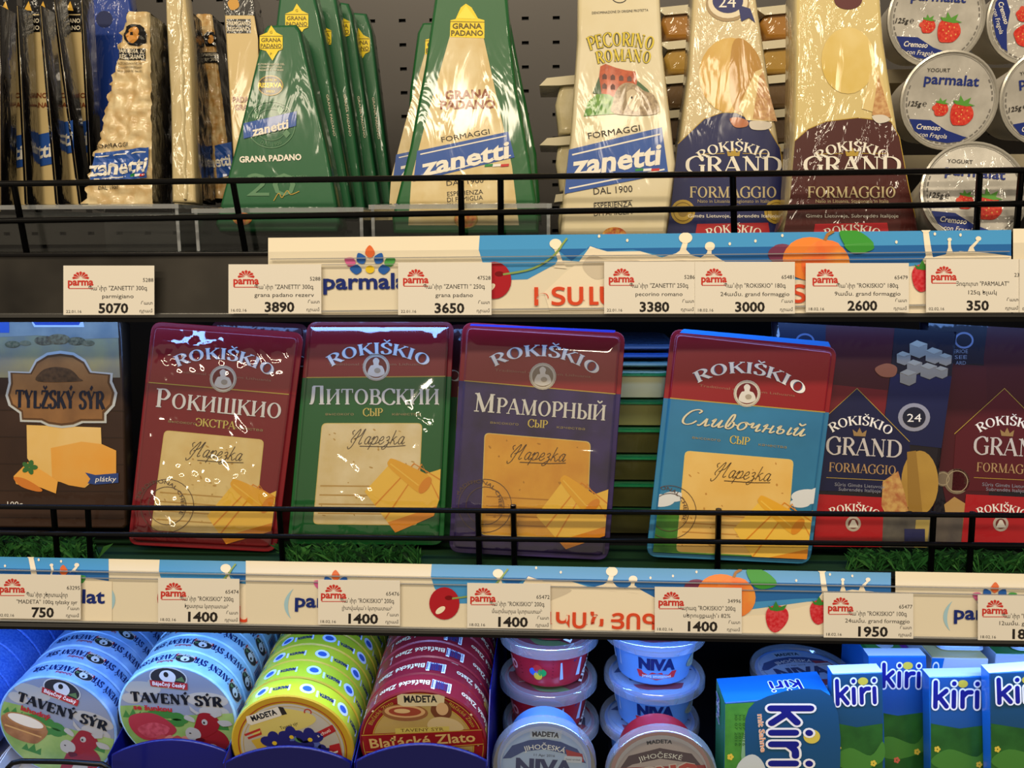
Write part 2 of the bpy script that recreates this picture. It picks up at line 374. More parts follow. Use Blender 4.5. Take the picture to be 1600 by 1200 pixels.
def lathe(name, prof, m, parent=None, n=48, idx=None, axis='y', closed=False, smooth=True, **props):
    """prof: (radius, along-axis); axis y: local Y, axis z: local Z"""
    vs, fs, ii = [], [], []; k = len(prof)
    for j in range(n):
        a = 2 * pi * j / n
        for r, t in prof: vs.append((r * sin(a), t, r * cos(a)) if axis == 'y' else (r * sin(a), -r * cos(a), t))
    for j in range(n):
        for i in range(k - 1):
            fs.append((j * k + i, j * k + i + 1, ((j + 1) % n) * k + i + 1, ((j + 1) % n) * k + i)); ii.append(idx[i] if idx else 0)
    o = mesh(name, vs, fs, m, ii, parent, smooth, **props)
    bm = bmesh.new(); bm.from_mesh(o.data); bmesh.ops.remove_doubles(bm, verts=bm.verts[:], dist=1e-6); bmesh.ops.recalc_face_normals(bm, faces=bm.faces[:])
    for e in bm.edges:
        if len(e.link_faces) == 2 and e.calc_face_angle(0) > .6: e.smooth = False
    bm.to_mesh(o.data); bm.free(); return o
def box(name, lo, hi, m, parent=None, bev=0, M=None, **props):
    bm = bmesh.new(); bmesh.ops.create_cube(bm, size=1)
    for v in bm.verts: v.co = V([(lo[i] + hi[i]) / 2 + v.co[i] * (hi[i] - lo[i]) for i in range(3)])
    if bev: bmesh.ops.bevel(bm, geom=bm.edges[:], offset=bev, segments=2, affect='EDGES', profile=.5)
    me = bpy.data.meshes.new(name); bm.to_mesh(me); bm.free()
    for q in (m if isinstance(m, (list, tuple)) else [m]): me.materials.append(q)
    o = link(name, me, parent, **props)
    if M is not None: o.matrix_world = M
    return o
def tube(name, pts, r, m, parent=None, n=8, **props):
    pts = [V(p) for p in pts]; vs, fs = [], []
    for i, p in enumerate(pts):
        d = (pts[min(i + 1, len(pts) - 1)] - pts[max(i - 1, 0)]).normalized()
        a = d.cross(V((0, 1, 0))); a = a.normalized() if a.length > .05 else V((1, 0, 0)); b = d.cross(a)
        for k in range(n): t = 2 * pi * k / n; vs.append(p + a * r * cos(t) + b * r * sin(t))
        if i:
            for k in range(n): fs.append(((i - 1) * n + k, (i - 1) * n + (k + 1) % n, i * n + (k + 1) % n, i * n + k))
    fs += [tuple(range(n)), tuple(range((len(pts) - 1) * n, len(pts) * n))]
    return mesh(name, vs, fs, m, None, parent, True, **props)
# ------------------------------------------------------------ palette
BLK = mat('0c0b0d', rough=.35); DARK = mat('1a1a1d', rough=.5); WHT = mat('f1ece0'); WIRE = mat('0b0b0c', rough=.28)
STEEL = mat('6b6a68', rough=.32, metal=.8); PEG = mat('4d4a48', rough=.38, metal=.35); INK = mat('2a2624'); CARD = mat('e9dfcd', rough=.5)
RED = mat('c1272d'); NAVY = mat('1d2f7c'); CREAM = mat('ece2cb')
# ------------------------------------------------------------ the shelving
Z1 = WY(800, 397, 0).z; Z1b = WY(800, 497, 0).z; Z2 = WY(800, 898, 0).z; Z2b = WY(800, 990, 0).z; Z3 = WY(800, 1420, 0).z
XL, XR = -.95, .95
shel = thing('shelving_unit', 'dark metal shop shelving with a slotted back panel and three stocked levels', 'shelving')
def slot_panel():
    bm = bmesh.new(); px, pz, hw, hh = .04, .03, .0045, .0022
    nx, nz = 46, 15
    vs, fs = [], []
    for i in range(nx):
        for j in range(nz):
            cx, cz = -.92 + i * px, Z1 + .02 + j * pz; b = len(vs)
            vs += [(cx - px / 2, 0, cz - pz / 2), (cx + px / 2, 0, cz - pz / 2), (cx + px / 2, 0, cz + pz / 2), (cx - px / 2, 0, cz + pz / 2),
                   (cx - hw, 0, cz - hh), (cx + hw, 0, cz - hh), (cx + hw, 0, cz + hh), (cx - hw, 0, cz + hh),
                   (cx - hw, .004, cz - hh), (cx + hw, .004, cz - hh), (cx + hw, .004, cz + hh), (cx - hw, .004, cz + hh)]
            for k in range(4):
                l = (k + 1) % 4; fs += [(b + k, b + l, b + 4 + l, b + 4 + k), (b + 4 + k, b + 4 + l, b + 8 + l, b + 8 + k)]
    o = mesh('slotted_back_panel', vs, fs, PEG, None, shel); o.location.y = .43; bm.free()
slot_panel()
box('back_liner', (XL, .436, Z3 - .1), (XR, .446, Z1 + .5), BLK, shel)
for nm, z in (('shelf_board', Z1), ('shelf_board', Z2), ('shelf_board', Z3)):
    box(nm, (XL, .006, z - .012), (XR, .436, z), DARK, shel, .001)
box('side_panel', (XL - .01, .0, Z3 - .1), (XL, .446, Z1 + .5), DARK, shel); box('side_panel', (XR, .0, Z3 - .1), (XR + .01, .446, Z1 + .5), DARK, shel)
def rail(z0, z1, m):
    r = box('price_rail', (XL, 0, z0), (XR, .006, z1), m, shel, .0012)
    box('rail_lip', (XL, -.006, z0 - .002), (XR, .004, z0 + .0022), STEEL, r, .0008)
    box('rail_edge', (XL, -.003, z0 - .006), (XR, .01, z0 - .0025), BLK, r)
    box('rail_top_edge', (XL, -.003, z1 - .001), (XR, .012, z1 + .002), BLK, r, .0008)
rail(Z1b + .003, Z1 + .001, mat('5c5852', rough=.42, metal=.6, mottled='343230', mscale=6)); rail(Z2b + .003, WY(800, 904, 0).z, mat('5c5852', rough=.42, metal=.6, mottled='343230', mscale=6))
# ------------------------------------------------------------ wire fences
def fence(label, horiz, ups, Y=.014, r=.0026):
    t = thing('wire_fence', label, 'fence', M=Matrix.Translation(WY(*ups[len(ups) // 2][2:], Y)))
    inv = t.matrix_world.inverted()
    for a, b in horiz: tube('horizontal_wire', [inv @ WY(*a, Y), inv @ WY(*b, Y)], r, WIRE, t)
    for a in ups: tube('upright_wire', [inv @ WY(a[0], a[1], Y + .004), inv @ WY(a[2], a[3], Y + .004)], r * 1.08, WIRE, t)
    return t
fence('black wire fence along the upper shelf edge above the dark price rail', [((-60, 288), (1660, 265)), ((-60, 346), (1660, 317))],
      [(22, 290, 42, 396), (364, 285, 384, 396), (720, 279, 722, 392), (782, 277, 783, 392), (1145, 272, 1148, 392), (1531, 266, 1524, 388), (1596, 266, 1586, 388)])
fence('black wire fence in front of the sliced cheese packs', [((-60, 791), (1660, 806)), ((-60, 832), (1660, 853))],
      [(83, 790, 91, 882), (137, 790, 142, 882), (436, 793, 442, 884), (747, 796, 749, 890), (802, 789, 804, 890), (1123, 795, 1121, 892), (1459, 800, 1454, 896), (1520, 800, 1514, 896)])
# ------------------------------------------------------------ banners
SKY, SKY2, MILK, MILK2 = mat('4b9bd9', rough=.25), mat('2f6fb8', rough=.25), mat('f6ead2', rough=.3), mat('d9cdb8', rough=.35)
def banner(label, x0, x1, fold, bot, tx, ty, k, lip=20, blue=750, tail=(0, 0), Y=-.0065):
    """fold, bot: (y at x=0, slope); tx, ty, k: place of the printed design; canonical design drawn for blue edge x=750, fold y=392"""
    fy = lambda x: fold[0] + fold[1] * x; by = lambda x: bot[0] + bot[1] * x
    xm = (x0 + x1) / 2; xm = min(max(xm, 0), 1600)
    o = WY(xm, fy(xm), Y); t = thing('shelf_banner', label, 'banner', 'printed shelf banners', Matrix.Translation(o))
    zf = o.z; lt = R(38); ln = V((0, -cos(lt), sin(lt)))
    def fmap(x, y, l):
        d = ray(x, y)
        if y >= fy(x) - .02: p = WY(x, y, Y - .0002 * l)
        else: n = ln; B = WY(x, fy(x), Y); p = CAM + d * ((B - CAM).dot(n) / d.dot(n)) + n * (.0002 * l)
        return p - o
    D = lambda x, y: (x0d + (x - 750) * k, fy(x0d + (x - 750) * k) + (y - 392) * k)
    f = Face(t, fmap, [((x0, 0), (-1, 0), True), ((x1, 0), (1, 0), True), ((0, by(0)), (-(bot[1]), 1), True), ((0, fy(0) - lip), (fold[1], -1), True), ((0, fy(0)), (fold[1], -1), False)])
    f.poly([(x0 - 5, fy(x0) - lip - 2), (x1 + 5, fy(x1) - lip - 2), (x1 + 5, by(x1) + 4), (x0 - 5, by(x0) + 4)], CREAM, 0, 'card')
    for x0d in tx:
        P = lambda pts: [D(x, y) for x, y in pts]
        big = [(750, 365), (748, 392), (754, 412), (765, 428), (785, 440), (824, 439), (858, 421), (880, 410), (905, 412), (922, 395), (949, 402), (989, 412), (1040, 425), (1100, 440), (1290, 445), (1420, 425), (1480, 420), (1584, 430), (1584, 365)]
        f.poly(P(big), SKY, 1, 'printed_sky')
        f.poly(P([(870, 392), (1000, 392), (1584, 392), (1584, 412), (1480, 416), (1400, 420), (1290, 430), (1100, 425), (1040, 405), (989, 394), (949, 396), (922, 388), (893, 411)]), SKY2, 2, 'printed_sky')
        f.poly(P([(860, 492), (850, 460), (880, 432), (905, 412), (922, 389), (949, 397), (1000, 397), (1034, 407), (1056, 401), (1069, 392), (1080, 404), (1095, 408), (1106, 400), (1112, 402), (1124, 410), (1180, 440), (1270, 456), (1350, 450), (1424, 431), (1455, 412), (1500, 402), (1540, 405), (1590, 412), (1590, 500)]), MILK, 3, 'printed_milk')
        f.poly(P([(910, 420), (925, 402), (950, 410), (1000, 412), (960, 432), (930, 440)]), MILK2, 4, 'printed_milk', True)
        for nx, ny, bx, by_, r, w in ((1066, 405, 1071, 378, 9.5, 8), (1108, 408, 1109, 391, 7, 6), (875, 415, 868, 385, 8.5, 6), (1452, 415, 1446, 368, 7, 9), (1484, 402, 1483, 385, 3, 4), (1518, 402, 1528, 384, 4, 5)):
            f.poly(P([(nx - w * 1.6, ny + 6), (nx - w * .6, ny - 6), (bx - w * .5, by_ + r * .6), (bx + w * .5, by_ + r * .6), (nx + w * .6, ny - 5), (nx + w * 1.8, ny + 8)]), MILK, 4, 'printed_milk')
            c = D(bx, by_); f.ell(c[0], c[1], r * k * 1.1, r * k * .9, MILK, 5, 'printed_milk')
        for q in ((936, 374), (1222, 376), (980, 381), (1140, 388), (1460, 376), (1500, 378), (1180, 384), (1350, 382), (1400, 388)):
            c = D(*q); f.ell(c[0], c[1], 2 * k, 2.6 * k, MILK, 5, 'printed_milk', n=8)
        # cherry, plum, peach, leaf, berries
        c = D(772, 440); f.ell(c[0], c[1], 27 * k, 29 * k, mat('b3202c'), 6, 'printed_fruit'); f.ell(c[0] - 7 * k, c[1] + 12 * k, 10 * k, 5 * k, MILK, 7, 'printed_fruit', rot=-35); f.ell(c[0] + 8 * k, c[1] - 10 * k, 7 * k, 4 * k, mat('7a1016'), 7, 'printed_fruit')
        f.line(P([(786, 431), (830, 423), (862, 405), (886, 377)]), 3 * k, mat('8fa85a'), 7, 'printed_fruit', True)
        c = D(1222, 404); f.ell(c[0], c[1], 22 * k, 15 * k, mat('7a3a58'), 5, 'printed_fruit')
        c = D(1265, 412); f.ell(c[0], c[1], 42 * k, 33 * k, mat('f08a3c'), 6, 'printed_fruit'); c = D(1290, 420); f.ell(c[0], c[1], 38 * k, 36 * k, mat('ee6f3a', mottled='f5a04a', mscale=30), 7, 'printed_fruit')
        f.line(P([(1288, 385), (1292, 376), (1302, 370)]), 5 * k, mat('a9743c'), 8, 'printed_fruit'); f.poly(P([(1311, 372), (1330, 368), (1352, 378), (1366, 396), (1340, 404), (1322, 396)]), mat('3f9a3a'), 8, 'printed_fruit', True)
        for q, s in (((1366, 455), 1.0), ((1443, 442), .9)):
            c = D(*q); f.poly([(c[0] + s * k * a, c[1] + s * k * b) for a, b in ((-20, -6), (-12, -20), (4, -22), (18, -14), (20, 2), (10, 18), (-4, 26), (-16, 16))], mat('cf2430', mottled='e0525a', mscale=400), 8, 'printed_fruit', True)
            f.poly([(c[0] + s * k * a, c[1] + s * k * b) for a, b in ((-16, -22), (-8, -18), (-2, -30), (4, -19), (18, -24), (12, -14), (0, -12), (-12, -14))], mat('3f8a36'), 9, 'printed_fruit')
        c = D(835, 479); f.text('ԻՏԱԼԱԿԱՆ ՅՈԳՈՒՐՏ', c[0], c[1], 27 * k, mat('e0502e'), 9, 'printed_slogan', w=424 * k, align='l', bold=.03, rot=math.degrees(atan2(fold[1], 1)))
        # maker emblem
        c = D(578, 446)
        for a0, a1 in ((150, 215), (-35, 30)): f.ring(c[0], c[1], 92 * k, 50 * k, 7 * k, mat('a8cfe0'), 2, 'printed_emblem', a0, a1, taper=True)
        for dx, dy, ro, cl in ((0, -52, 0, 'dd6a35'), (-14, -42, -28, '2b62b5'), (14, -42, 28, '2b62b5'), (-31, -37, -62, 'd868a0'), (31, -37, 62, '52a854'), (-22, -25, -82, '2b62b5'), (22, -25, 82, '2b62b5')):
            a = R(ro); lw, lh = 7.5 * k, 13 * k; pts = [(0, -lh * .75), (lw, 0), (lw * .6, lh * .5), (0, lh * .7), (-lw * .6, lh * .5), (-lw, 0)]
            f.poly([(c[0] + dx * k + x * cos(a) - y * sin(a), c[1] + dy * k + x * sin(a) + y * cos(a)) for x, y in pts], mat(cl), 5, 'printed_emblem', True)
        f.ell(c[0], c[1] - 25 * k, 7 * k, 6 * k, mat('f0cc2a'), 6, 'printed_emblem')
        f.text('parmalat', c[0], c[1] + 5 * k, 25 * k, NAVY, 6, 'printed_emblem', w=146 * k, bold=.025, rot=math.degrees(atan2(fold[1], 1)))
    f.build(); return t
banner('cream and sky blue fruit yogurt banner running under the wedge cheeses', 419, 1580, (398, -.0105), (493, -.0025), (750,), None, 1, 22)
banner('cream end of a further banner beside the strawberry yogurt cups', 1583, 1760, (396, -.0105), (493, -.0025), (1914,), None, 1, 22, Y=-.0074)
b2f, b2b = (888, .0185), (970, .0185)
banner('cream banner piece beginning under the brown labelled sliced cheese', -120, 386, b2f, b2b, (250, -560), None, .875, 18)
banner('cream and blue banner with cherry and peach under the sliced cheese packs', 384, 1392, b2f, b2b, (675,), None, .875, 19, Y=-.0074)
banner('cream banner piece under the burgundy hard cheese bags', 1399, 1800, b2f, b2b, (1705,), None, .875, 21)
# clear cover strips over the rails
def cover(label, pts, Y=-.0102):
    (xa, ya), (xb, yb), h = pts; o = WY((xa + xb) / 2, (ya + yb) / 2, Y)
    t = thing('clear_rail_cover', label, 'cover', 'clear rail covers', Matrix.Translation(o)); g = clear('f4f2ee', .03)
    for dy, hh in ((0, 1.5), (10, 1.2), (h - 2, 2.5)):
        v = [WY(x, y + dy + e, Y) - o for x, y, e in ((xa, ya, 0), (xb, yb, 0), (xb, yb, hh), (xa, ya, hh))]
        v += [q + V((0, .0012, 0)) for q in v]
        mesh('cover_ridge', v, [(0, 1, 2, 3), (4, 5, 6, 7), (0, 1, 5, 4), (2, 3, 7, 6)], clear('d8d4cc', .25, mixin=.3), None, t)
cover('clear plastic ridges over the rail of the upper shelf', ((422, 404), (1578, 392), 84))
cover('clear plastic ridges over the rail of the middle shelf', ((-60, 889), (1660, 921), 80))
# ------------------------------------------------------------ price tags
TAGM, TRED, TTXT = mat('efe9de', rough=.3), mat('cf3a30'), mat('2b2725')
def tag(x0, y0, x1, y1, price, l1, l2, code, date, label, slope=0, Y=-.0116, short=False):
    o = WY((x0 + x1) / 2, (y0 + y1) / 2, Y); t = thing('price_tag', label, 'price tag', 'paper price tags on the rails', Matrix.Translation(o))
    fm = lambda x, y, l: WY(x, y, Y - .00015 * l) - o
    W, H = x1 - x0, y1 - y0; sy = lambda x, y: y + (x - x0) * slope
    bx = [(x0, y0), (x1, sy(x1, y0)), (x1, sy(x1, y1)), (x0, y1)]
    vs = [fm(x, y, 0) for x, y in bx]; vs += [v + V((0, .0006, 0)) for v in vs]
    mesh('paper', vs, [(0, 1, 2, 3), (7, 6, 5, 4), (0, 4, 5, 1), (1, 5, 6, 2), (2, 6, 7, 3), (3, 7, 4, 0)], TAGM, None, t)
    ro = math.degrees(atan2(slope, 1)); f = Face(t, fm, [((x1 - 1, 0), (1, 0), True)]); T = lambda s, fx, fy, h, m=TTXT, **k: f.text(s, x0 + fx * W, y0 + fy * H + slope * fx * W, h, m, 1, 'lettering', rot=ro, **k)
    kx = x0 + W * .19; ky = y0 + H * .27
    for i in range(7):
        a = R(-90 + (i - 3) * 27); f.poly([(kx + 2 * cos(a), ky + 2 * sin(a) - 1), (kx + 12 * cos(a - .2), ky + 10.5 * sin(a - .2)), (kx + 13.5 * cos(a), ky + 12 * sin(a)), (kx + 12 * cos(a + .2), ky + 10.5 * sin(a + .2))], TRED, 1, 'shop_emblem')
    f.text('parma', kx, ky + 10, 11.5, TRED, 1, 'shop_emblem', bold=.035, w=40, rot=ro); f.line([(kx - 19, ky + 15), (kx + 19, ky + 15)], 1.2, TRED, 1, 'shop_emblem')
    T(code, .99, .33, 6.2, align='r'); T(l1, .6, .5, 7.2, w=min(W * .66, len(l1) * 4.6)); T(l2, .6, .66, 6.6, w=min(W * .72, len(l2) * 4.9))
    T(price, .55, .96, 15.5, bold=.03, w=11.6 * len(price)); T(date, .03, .96, 4.6, align='l', w=24)
    T('Հատ', .98, .79, 5.5, align='r', w=18); T('դրամ', .98, .95, 5.5, align='r', w=20)
    f.build()
tag(99, 415, 241, 492, '5070', 'Պանիր "ZANETTI" 300գ', 'parmigiano', '5288', '22.01.16', 'white price tag 5070 on bare dark rail under knobbly black-rinded cheese')
tag(357, 413, 502, 490, '3890', 'Պանիր "ZANETTI" 300գ', 'grana padano rezerv', '5288', '16.02.16', 'white price tag 3890 under green wedge packs')
tag(622, 410, 768, 492, '3650', 'Պանիր "ZANETTI " 250գ', 'grana padano', '47528', '22.01.16', 'white price tag 3650 under cream wedge with green edges', Y=-.0125)
tag(944, 409, 1087, 490, '3380', 'Պանիր "ZANETTI" 250գ', 'pecorino romano', '5286', '22.01.16', 'white price tag 3380 under the sheep cheese wedge')
tag(1086, 409, 1242, 490, '3000', 'Պանիր "ROKISKIO" 180գ', '24ամս. grand formaggio', '65481', '18.02.16', 'white price tag 3000 under navy blue hard cheese wedge', Y=-.0125)
tag(1259, 411, 1420, 488, '2600', 'Պանիր "ROKISKIO" 180գ', '9ամս. grand formaggio', '65479', '18.02.16', 'white price tag 2600 under maroon hard cheese wedge')
tag(1447, 405, 1594, 488, '350', 'Յոգուրտ "PARMALAT"', '125գ ելակ', '23', '02.02.16', 'white price tag 350 under the strawberry yogurt cups')
tag(1593, 405, 1740, 488, '350', 'Յոգուրտ "PARMALAT"', '125գ', '23', '02.02.16', 'white price tag cut by the picture edge on the upper rail', Y=-.0125)
s2 = .014
tag(-6, 897, 126, 966, '750', 'Պանիր շերտավոր', '"MADETA" 100գ tylzsky syr', '63295', '02.02.16', 'price tag 750 under brown labelled sliced cheese', s2)
tag(247, 903, 374, 973, '1400', 'Պանիր "ROKISKIO" 200գ', 'էքստրա կտրատած', '65474', '18.02.16', 'price tag 1400 under dark red sliced cheese pack', s2)
tag(497, 906, 625, 976, '1400', 'Պանիր "ROKISKIO" 200գ', 'լիտվական կտրատած', '65476', '18.02.16', 'price tag 1400 under green sliced cheese pack', s2)
tag(730, 911, 860, 981, '1400', 'Պանիր "ROKISKIO" 200գ', 'մարմարյա կտրատած', '65472', '18.02.16', 'price tag 1400 under purple sliced cheese pack beside the cherry print', s2)
tag(1023, 917, 1159, 988, '1400', 'Կարագ "ROKISKIO" 200գ', 'սերուցքային 82%', '34996', '18.02.16', 'price tag 1400 under sky blue sliced cheese pack', s2)
tag(1287, 926, 1427, 996, '1950', 'Պանիր "ROKISKIO" 100գ', '24ամս. grand formaggio', '65477', '18.02.16', 'price tag 1950 under navy and burgundy cheese bag', s2)
tag(1528, 930, 1668, 1000, '1800', 'Պանիր "ROKISKIO" 100գ', '12ամս. grand formaggio', '65478', '18.02.16', 'price tag 1800 cut by the picture edge on the middle rail', s2)
# ------------------------------------------------------------ upper shelf: wedge packs
def wedge(name, label, cat, pts, Y, front, side, tilt=8, yaw=0, depth=.035, group=None, tm=None, bm_=None, bulge=.0022, bodyname='body', smooth=True):
    """pts: outline in image pixels on the front plane"""
    b = bm_ or ((max(p[0] for p in pts if p[1] > 300) + min(p[0] for p in pts if p[1] > 300)) / 2, max(p[1] for p in pts))
    pl = Plane(b, Y, tilt, yaw, tm)
    t = thing(name, label, cat, group, pl.M)
    O = [pl.loc(*p) for p in pts]
    prism(bodyname, O, [(bulge, 0), (bulge * .35, bulge * .35), (0, bulge), (0, depth - .003), (.003, depth)], [front, side], t, pick=lambda x, y, z: 0 if y < bulge * .5 else 1, smooth=smooth)
    return t, Face(t, plane_map(pl, .00018, -.0001)), pl
def zband(f, pts, m_band, tx, ty, h, w, rot, s='zanetti', lines=True, lay=3, flag=True):
    f.poly(pts, m_band, lay, 'printed_band')
    if lines:
        (ax, ay), (bx, by), (cx, cy), (dx, dy) = pts
        L = lambda p, q, t: (p[0] + (q[0] - p[0]) * t, p[1] + (q[1] - p[1]) * t)
        for a, b in (((ax, ay), (bx, by)), ((dx, dy), (cx, cy))):
            k = .14 if b[1] == by else .1
            p = L((ax, ay), (dx, dy), k if b == (bx, by) else 1 - k); q = L((bx, by), (cx, cy), k if b == (bx, by) else 1 - k)
            f.line([L(p, q, .04), L(p, q, .97)], h * .07, WHT, lay + 1, 'printed_band')
    f.text(s, tx, ty, h, WHT, lay + 2, bold=.03, w=w, rot=rot, shear=.22)
    if flag:
        for i, c in enumerate(('1f8a45', 'eeeeee', 'c62828')):
            ex = tx + w * (.22 + i * .09); f.poly([(ex, ty + 2 - w * .2 * tan(R(-rot)) * 1), (ex + w * .09, ty + 1 - w * .2 * tan(R(-rot))), (ex + w * .085, ty + 5 - w * .2 * tan(R(-rot))), (ex - w * .005, ty + 6 - w * .2 * tan(R(-rot)))], mat(c, 1), lay + 2, 'printed_band')
ZB = mat('2a55a8', 2); BROWN = mat('8c4a26', 2); YEL = mat('f2d61c', 2); GLB = mat('0c0b0d', 3, rough=.25)
# --- far left: black-edged wedges seen side on
LCR, LBL = mat('d8c08a', 2), mat('0d0c0f', 3, rough=.2)
for i, (a, b_, c, d, Y, lab) in enumerate((
        ((128, -12), (146, 322), (70, 322), (70, -12), .165, 'fourth black-edged cream wedge from the frame edge, next to knobbly cheese'),
        ((84, -12), (128, 322), (56, 322), (56, -12), .13, 'third black-edged cream wedge with a tall black label, ahead of its neighbour'),
        ((64, 8), (92, 326), (24, 326), (36, -2), .10, 'second black-edged cream wedge showing a thin pale strip'),
        ((28, 8), (44, 328), (-22, 328), (4, -2), .07, 'slim black-edged cream wedge almost at the frame edge'),
        ((0, 8), (2, 332), (-80, 332), (-50, -2), .036, 'black-edged cream wedge cut by the frame edge'))):
    t, f, pl = wedge('cheese_wedge', lab, 'cheese', [d, a, b_, c], Y, LCR, LBL, tilt=5, depth=.026, group='black-edged wedges standing in the clear tray')
    ex = lambda y: a[0] + (b_[0] - a[0]) * (y - a[1]) / (b_[1] - a[1]); lx = lambda y: d[0] + (c[0] - d[0]) * (y - d[1]) / (c[1] - d[1])
    f.poly([(ex(-12) - 3, -12), (ex(-12) - .5, -12), (ex(322) - .5, 322), (ex(322) - 4, 322)], LBL, 6, 'black_edge')
    f.poly([(ex(8) - 30, -8), (ex(8) - 2, -8), (ex(30) - 3, 22), (ex(30) - 30, 22)], LBL, 1, 'printed_label')
    f.poly([(ex(10) - 26, 16), (ex(10) - 19, 2), (ex(10) - 14, 17)], mat('d8a83a', 2), 2, 'printed_label')
    f.rect(ex(30) - 34, 24, ex(40) - 4, 50, GLB, 2, 'printed_label'); f.text('PARMIGIANO', ex(40) - 5, 36, 7, CREAM, 4, bold=.02, w=46, align='r'); f.text('REGGIANO', ex(45) - 5, 47, 7, CREAM, 4, bold=.02, w=44, align='r')
    f.text('PADANO', ex(160) - 3, 153, 8, BROWN, 3, bold=.02, w=44, align='r'); f.text('GRANA', ex(170) - 3, 168, 8, BROWN, 3, bold=.02, w=36, align='r')
    X = ex(240); yo = (0, 0, 18, 22, 24)[i]
    f.poly([(X - 60, 200 + yo), (X - 3, 188 + yo), (X - 1, 238 + yo), (X - 60, 250 + yo)], ZB, 3, 'printed_band'); f.text('zanetti', X - 3, 226 + yo, 22, WHT, 5, w=76, bold=.03, align='r', shear=.2, rot=-10)
    f.build()
# --- knobbly grated-cheese packs (vacuum film drawn onto crumbly cheese)
def knobbly(label, pts, Y, seed, front, side, depth=.04, amp=.0016, group=None, art=None):
    b = ((pts[2][0] + pts[3][0]) / 2, (pts[2][1] + pts[3][1]) / 2); pl = Plane(b, Y, 7)
    t = thing('crumbly_cheese_wedge', label, 'cheese', group, pl.M)
    q = [pl.loc(*p) for p in pts]                       # tl tr br bl
    def dsp(X, Z, e): return noise.noise(V((X * 150 + seed, Z * 150, seed))) * amp * e + noise.noise(V((X * 420, Z * 420, seed))) * amp * .35 * e
    def S(u, v):
        lx = q[0][0] + (q[3][0] - q[0][0]) * v; rx = q[1][0] + (q[2][0] - q[1][0]) * v
        z = (q[0][1] + (q[3][1] - q[0][1]) * v) * (1 - u) + (q[1][1] + (q[2][1] - q[1][1]) * v) * u
        return lx + (rx - lx) * u, z
    nu, nv = 22, 60; vs, fs, ii = [], [], []
    for j in range(nv + 1):
        for i in range(nu + 1):
            X, Z = S(i / nu, j / nv); e = 1
            y = dsp(X, Z, e); edge = min(i, nu - i) / nu; y += .003 * max(0, 1 - edge * 12)
            if i in (0,): X += dsp(Z, 3 + seed, 2.6) 
            vs.append((X, y, Z))
    W1 = nu + 1
    for j in range(nv):
        for i in range(nu): fs.append((j * W1 + i, j * W1 + i + 1, (j + 1) * W1 + i + 1, (j + 1) * W1 + i)); ii.append(0)
    mesh('crumbly_face', vs, fs, front, None, t, True)
    # wrinkled side skirts running back
    for side_i, col in ((0, 0), (nu, 1)):
        sv, sf = [], []; nd = 8
        for j in range(nv + 1):
            X, y0, Z = vs[j * W1 + side_i]
            for k in range(nd + 1):
                d = k / nd; w = noise.noise(V((k * 1.3 + seed, j * .22, 5))) * .0022
                sv.append((X + (w if k else 0), y0 + d * depth, Z))
        for j in range(nv):
            for k in range(nd): a = j * (nd + 1) + k; sf.append((a, a + 1, a + nd + 2, a + nd + 1))
        mesh('rind', sv, sf, side, None, t, True)
    bx = [S(0, 0), S(1, 0), S(1, 1), S(0, 1)]
    mesh('pack_back', [(x, depth, z) for x, z in bx] + [(bx[0][0], .003, bx[0][1]), (bx[1][0], .003, bx[1][1])], [(0, 1, 2, 3), (0, 1, 5, 4)], side, None, t)
    base = plane_map(pl, .0002, -.0005)
    f = Face(t, lambda x, y, l: (lambda p: (p[0], p[1] + dsp(p[0], p[2], 1), p[2]))(base(x, y, l)), [((0, yy), (0, 1), False) for yy in range(20, 330, 6)] + [((xx, 0), (1, 0), False) for xx in range(int(pts[3][0]) - 3, int(pts[2][0]) + 3, 6)])
    if art: art(f)
    f.build(); return t
KN = mat('c9ab78', 2, mottled='e2cfa4', mscale=90, rough=.4); KN2 = mat('b78a4a', 2, mottled='d8c090', mscale=120); RIND = mat('0f0e10', 3, rough=.22)
def art_k(f):
    f.poly([(194, 52), (198, 42), (207, 38), (218, 38), (226, 44), (230, 54), (229, 66), (218, 72), (202, 70), (195, 62)], LBL, 2, 'printed_label'); f.poly([(200, 48), (212, 42), (219, 50), (216, 62), (206, 68), (199, 60)], mat('c98a3a', 2), 3, 'printed_label', True)
    f.poly([(187, 77), (228, 76), (227, 94), (186, 93)], LBL, 2, 'printed_label'); f.text('PARMIGIANO', 207, 84, 7, CREAM, 4, w=39, bold=.02); f.text('REGGIANO', 207, 92.5, 7, CREAM, 4, w=38, bold=.02)
    for i, s in enumerate(('AUTORIZZAZIONE DEL', 'CONSORZIO PARMIGIANO', 'REGGIANO N. PM/009')): f.text(s, 204, 101 + i * 6, 3.2, INK, 3, w=38)
    f.text('FORMAGGI', 176, 231, 7, INK, 3, w=50, rot=-5)
    zband(f, [(150, 240), (233, 230), (231, 278), (140, 286)], ZB, 184, 272, 24, 90, -5)
    f.text('DAL 1900', 170, 296, 6, INK, 3, w=34)
knobbly('crumbly pale hard cheese with a wide wrinkled black rind, under tag 5070', [(198, 18), (232, 18), (236, 322), (128, 322)], .07, 1.0, KN, RIND, .042, .003, art=art_k)
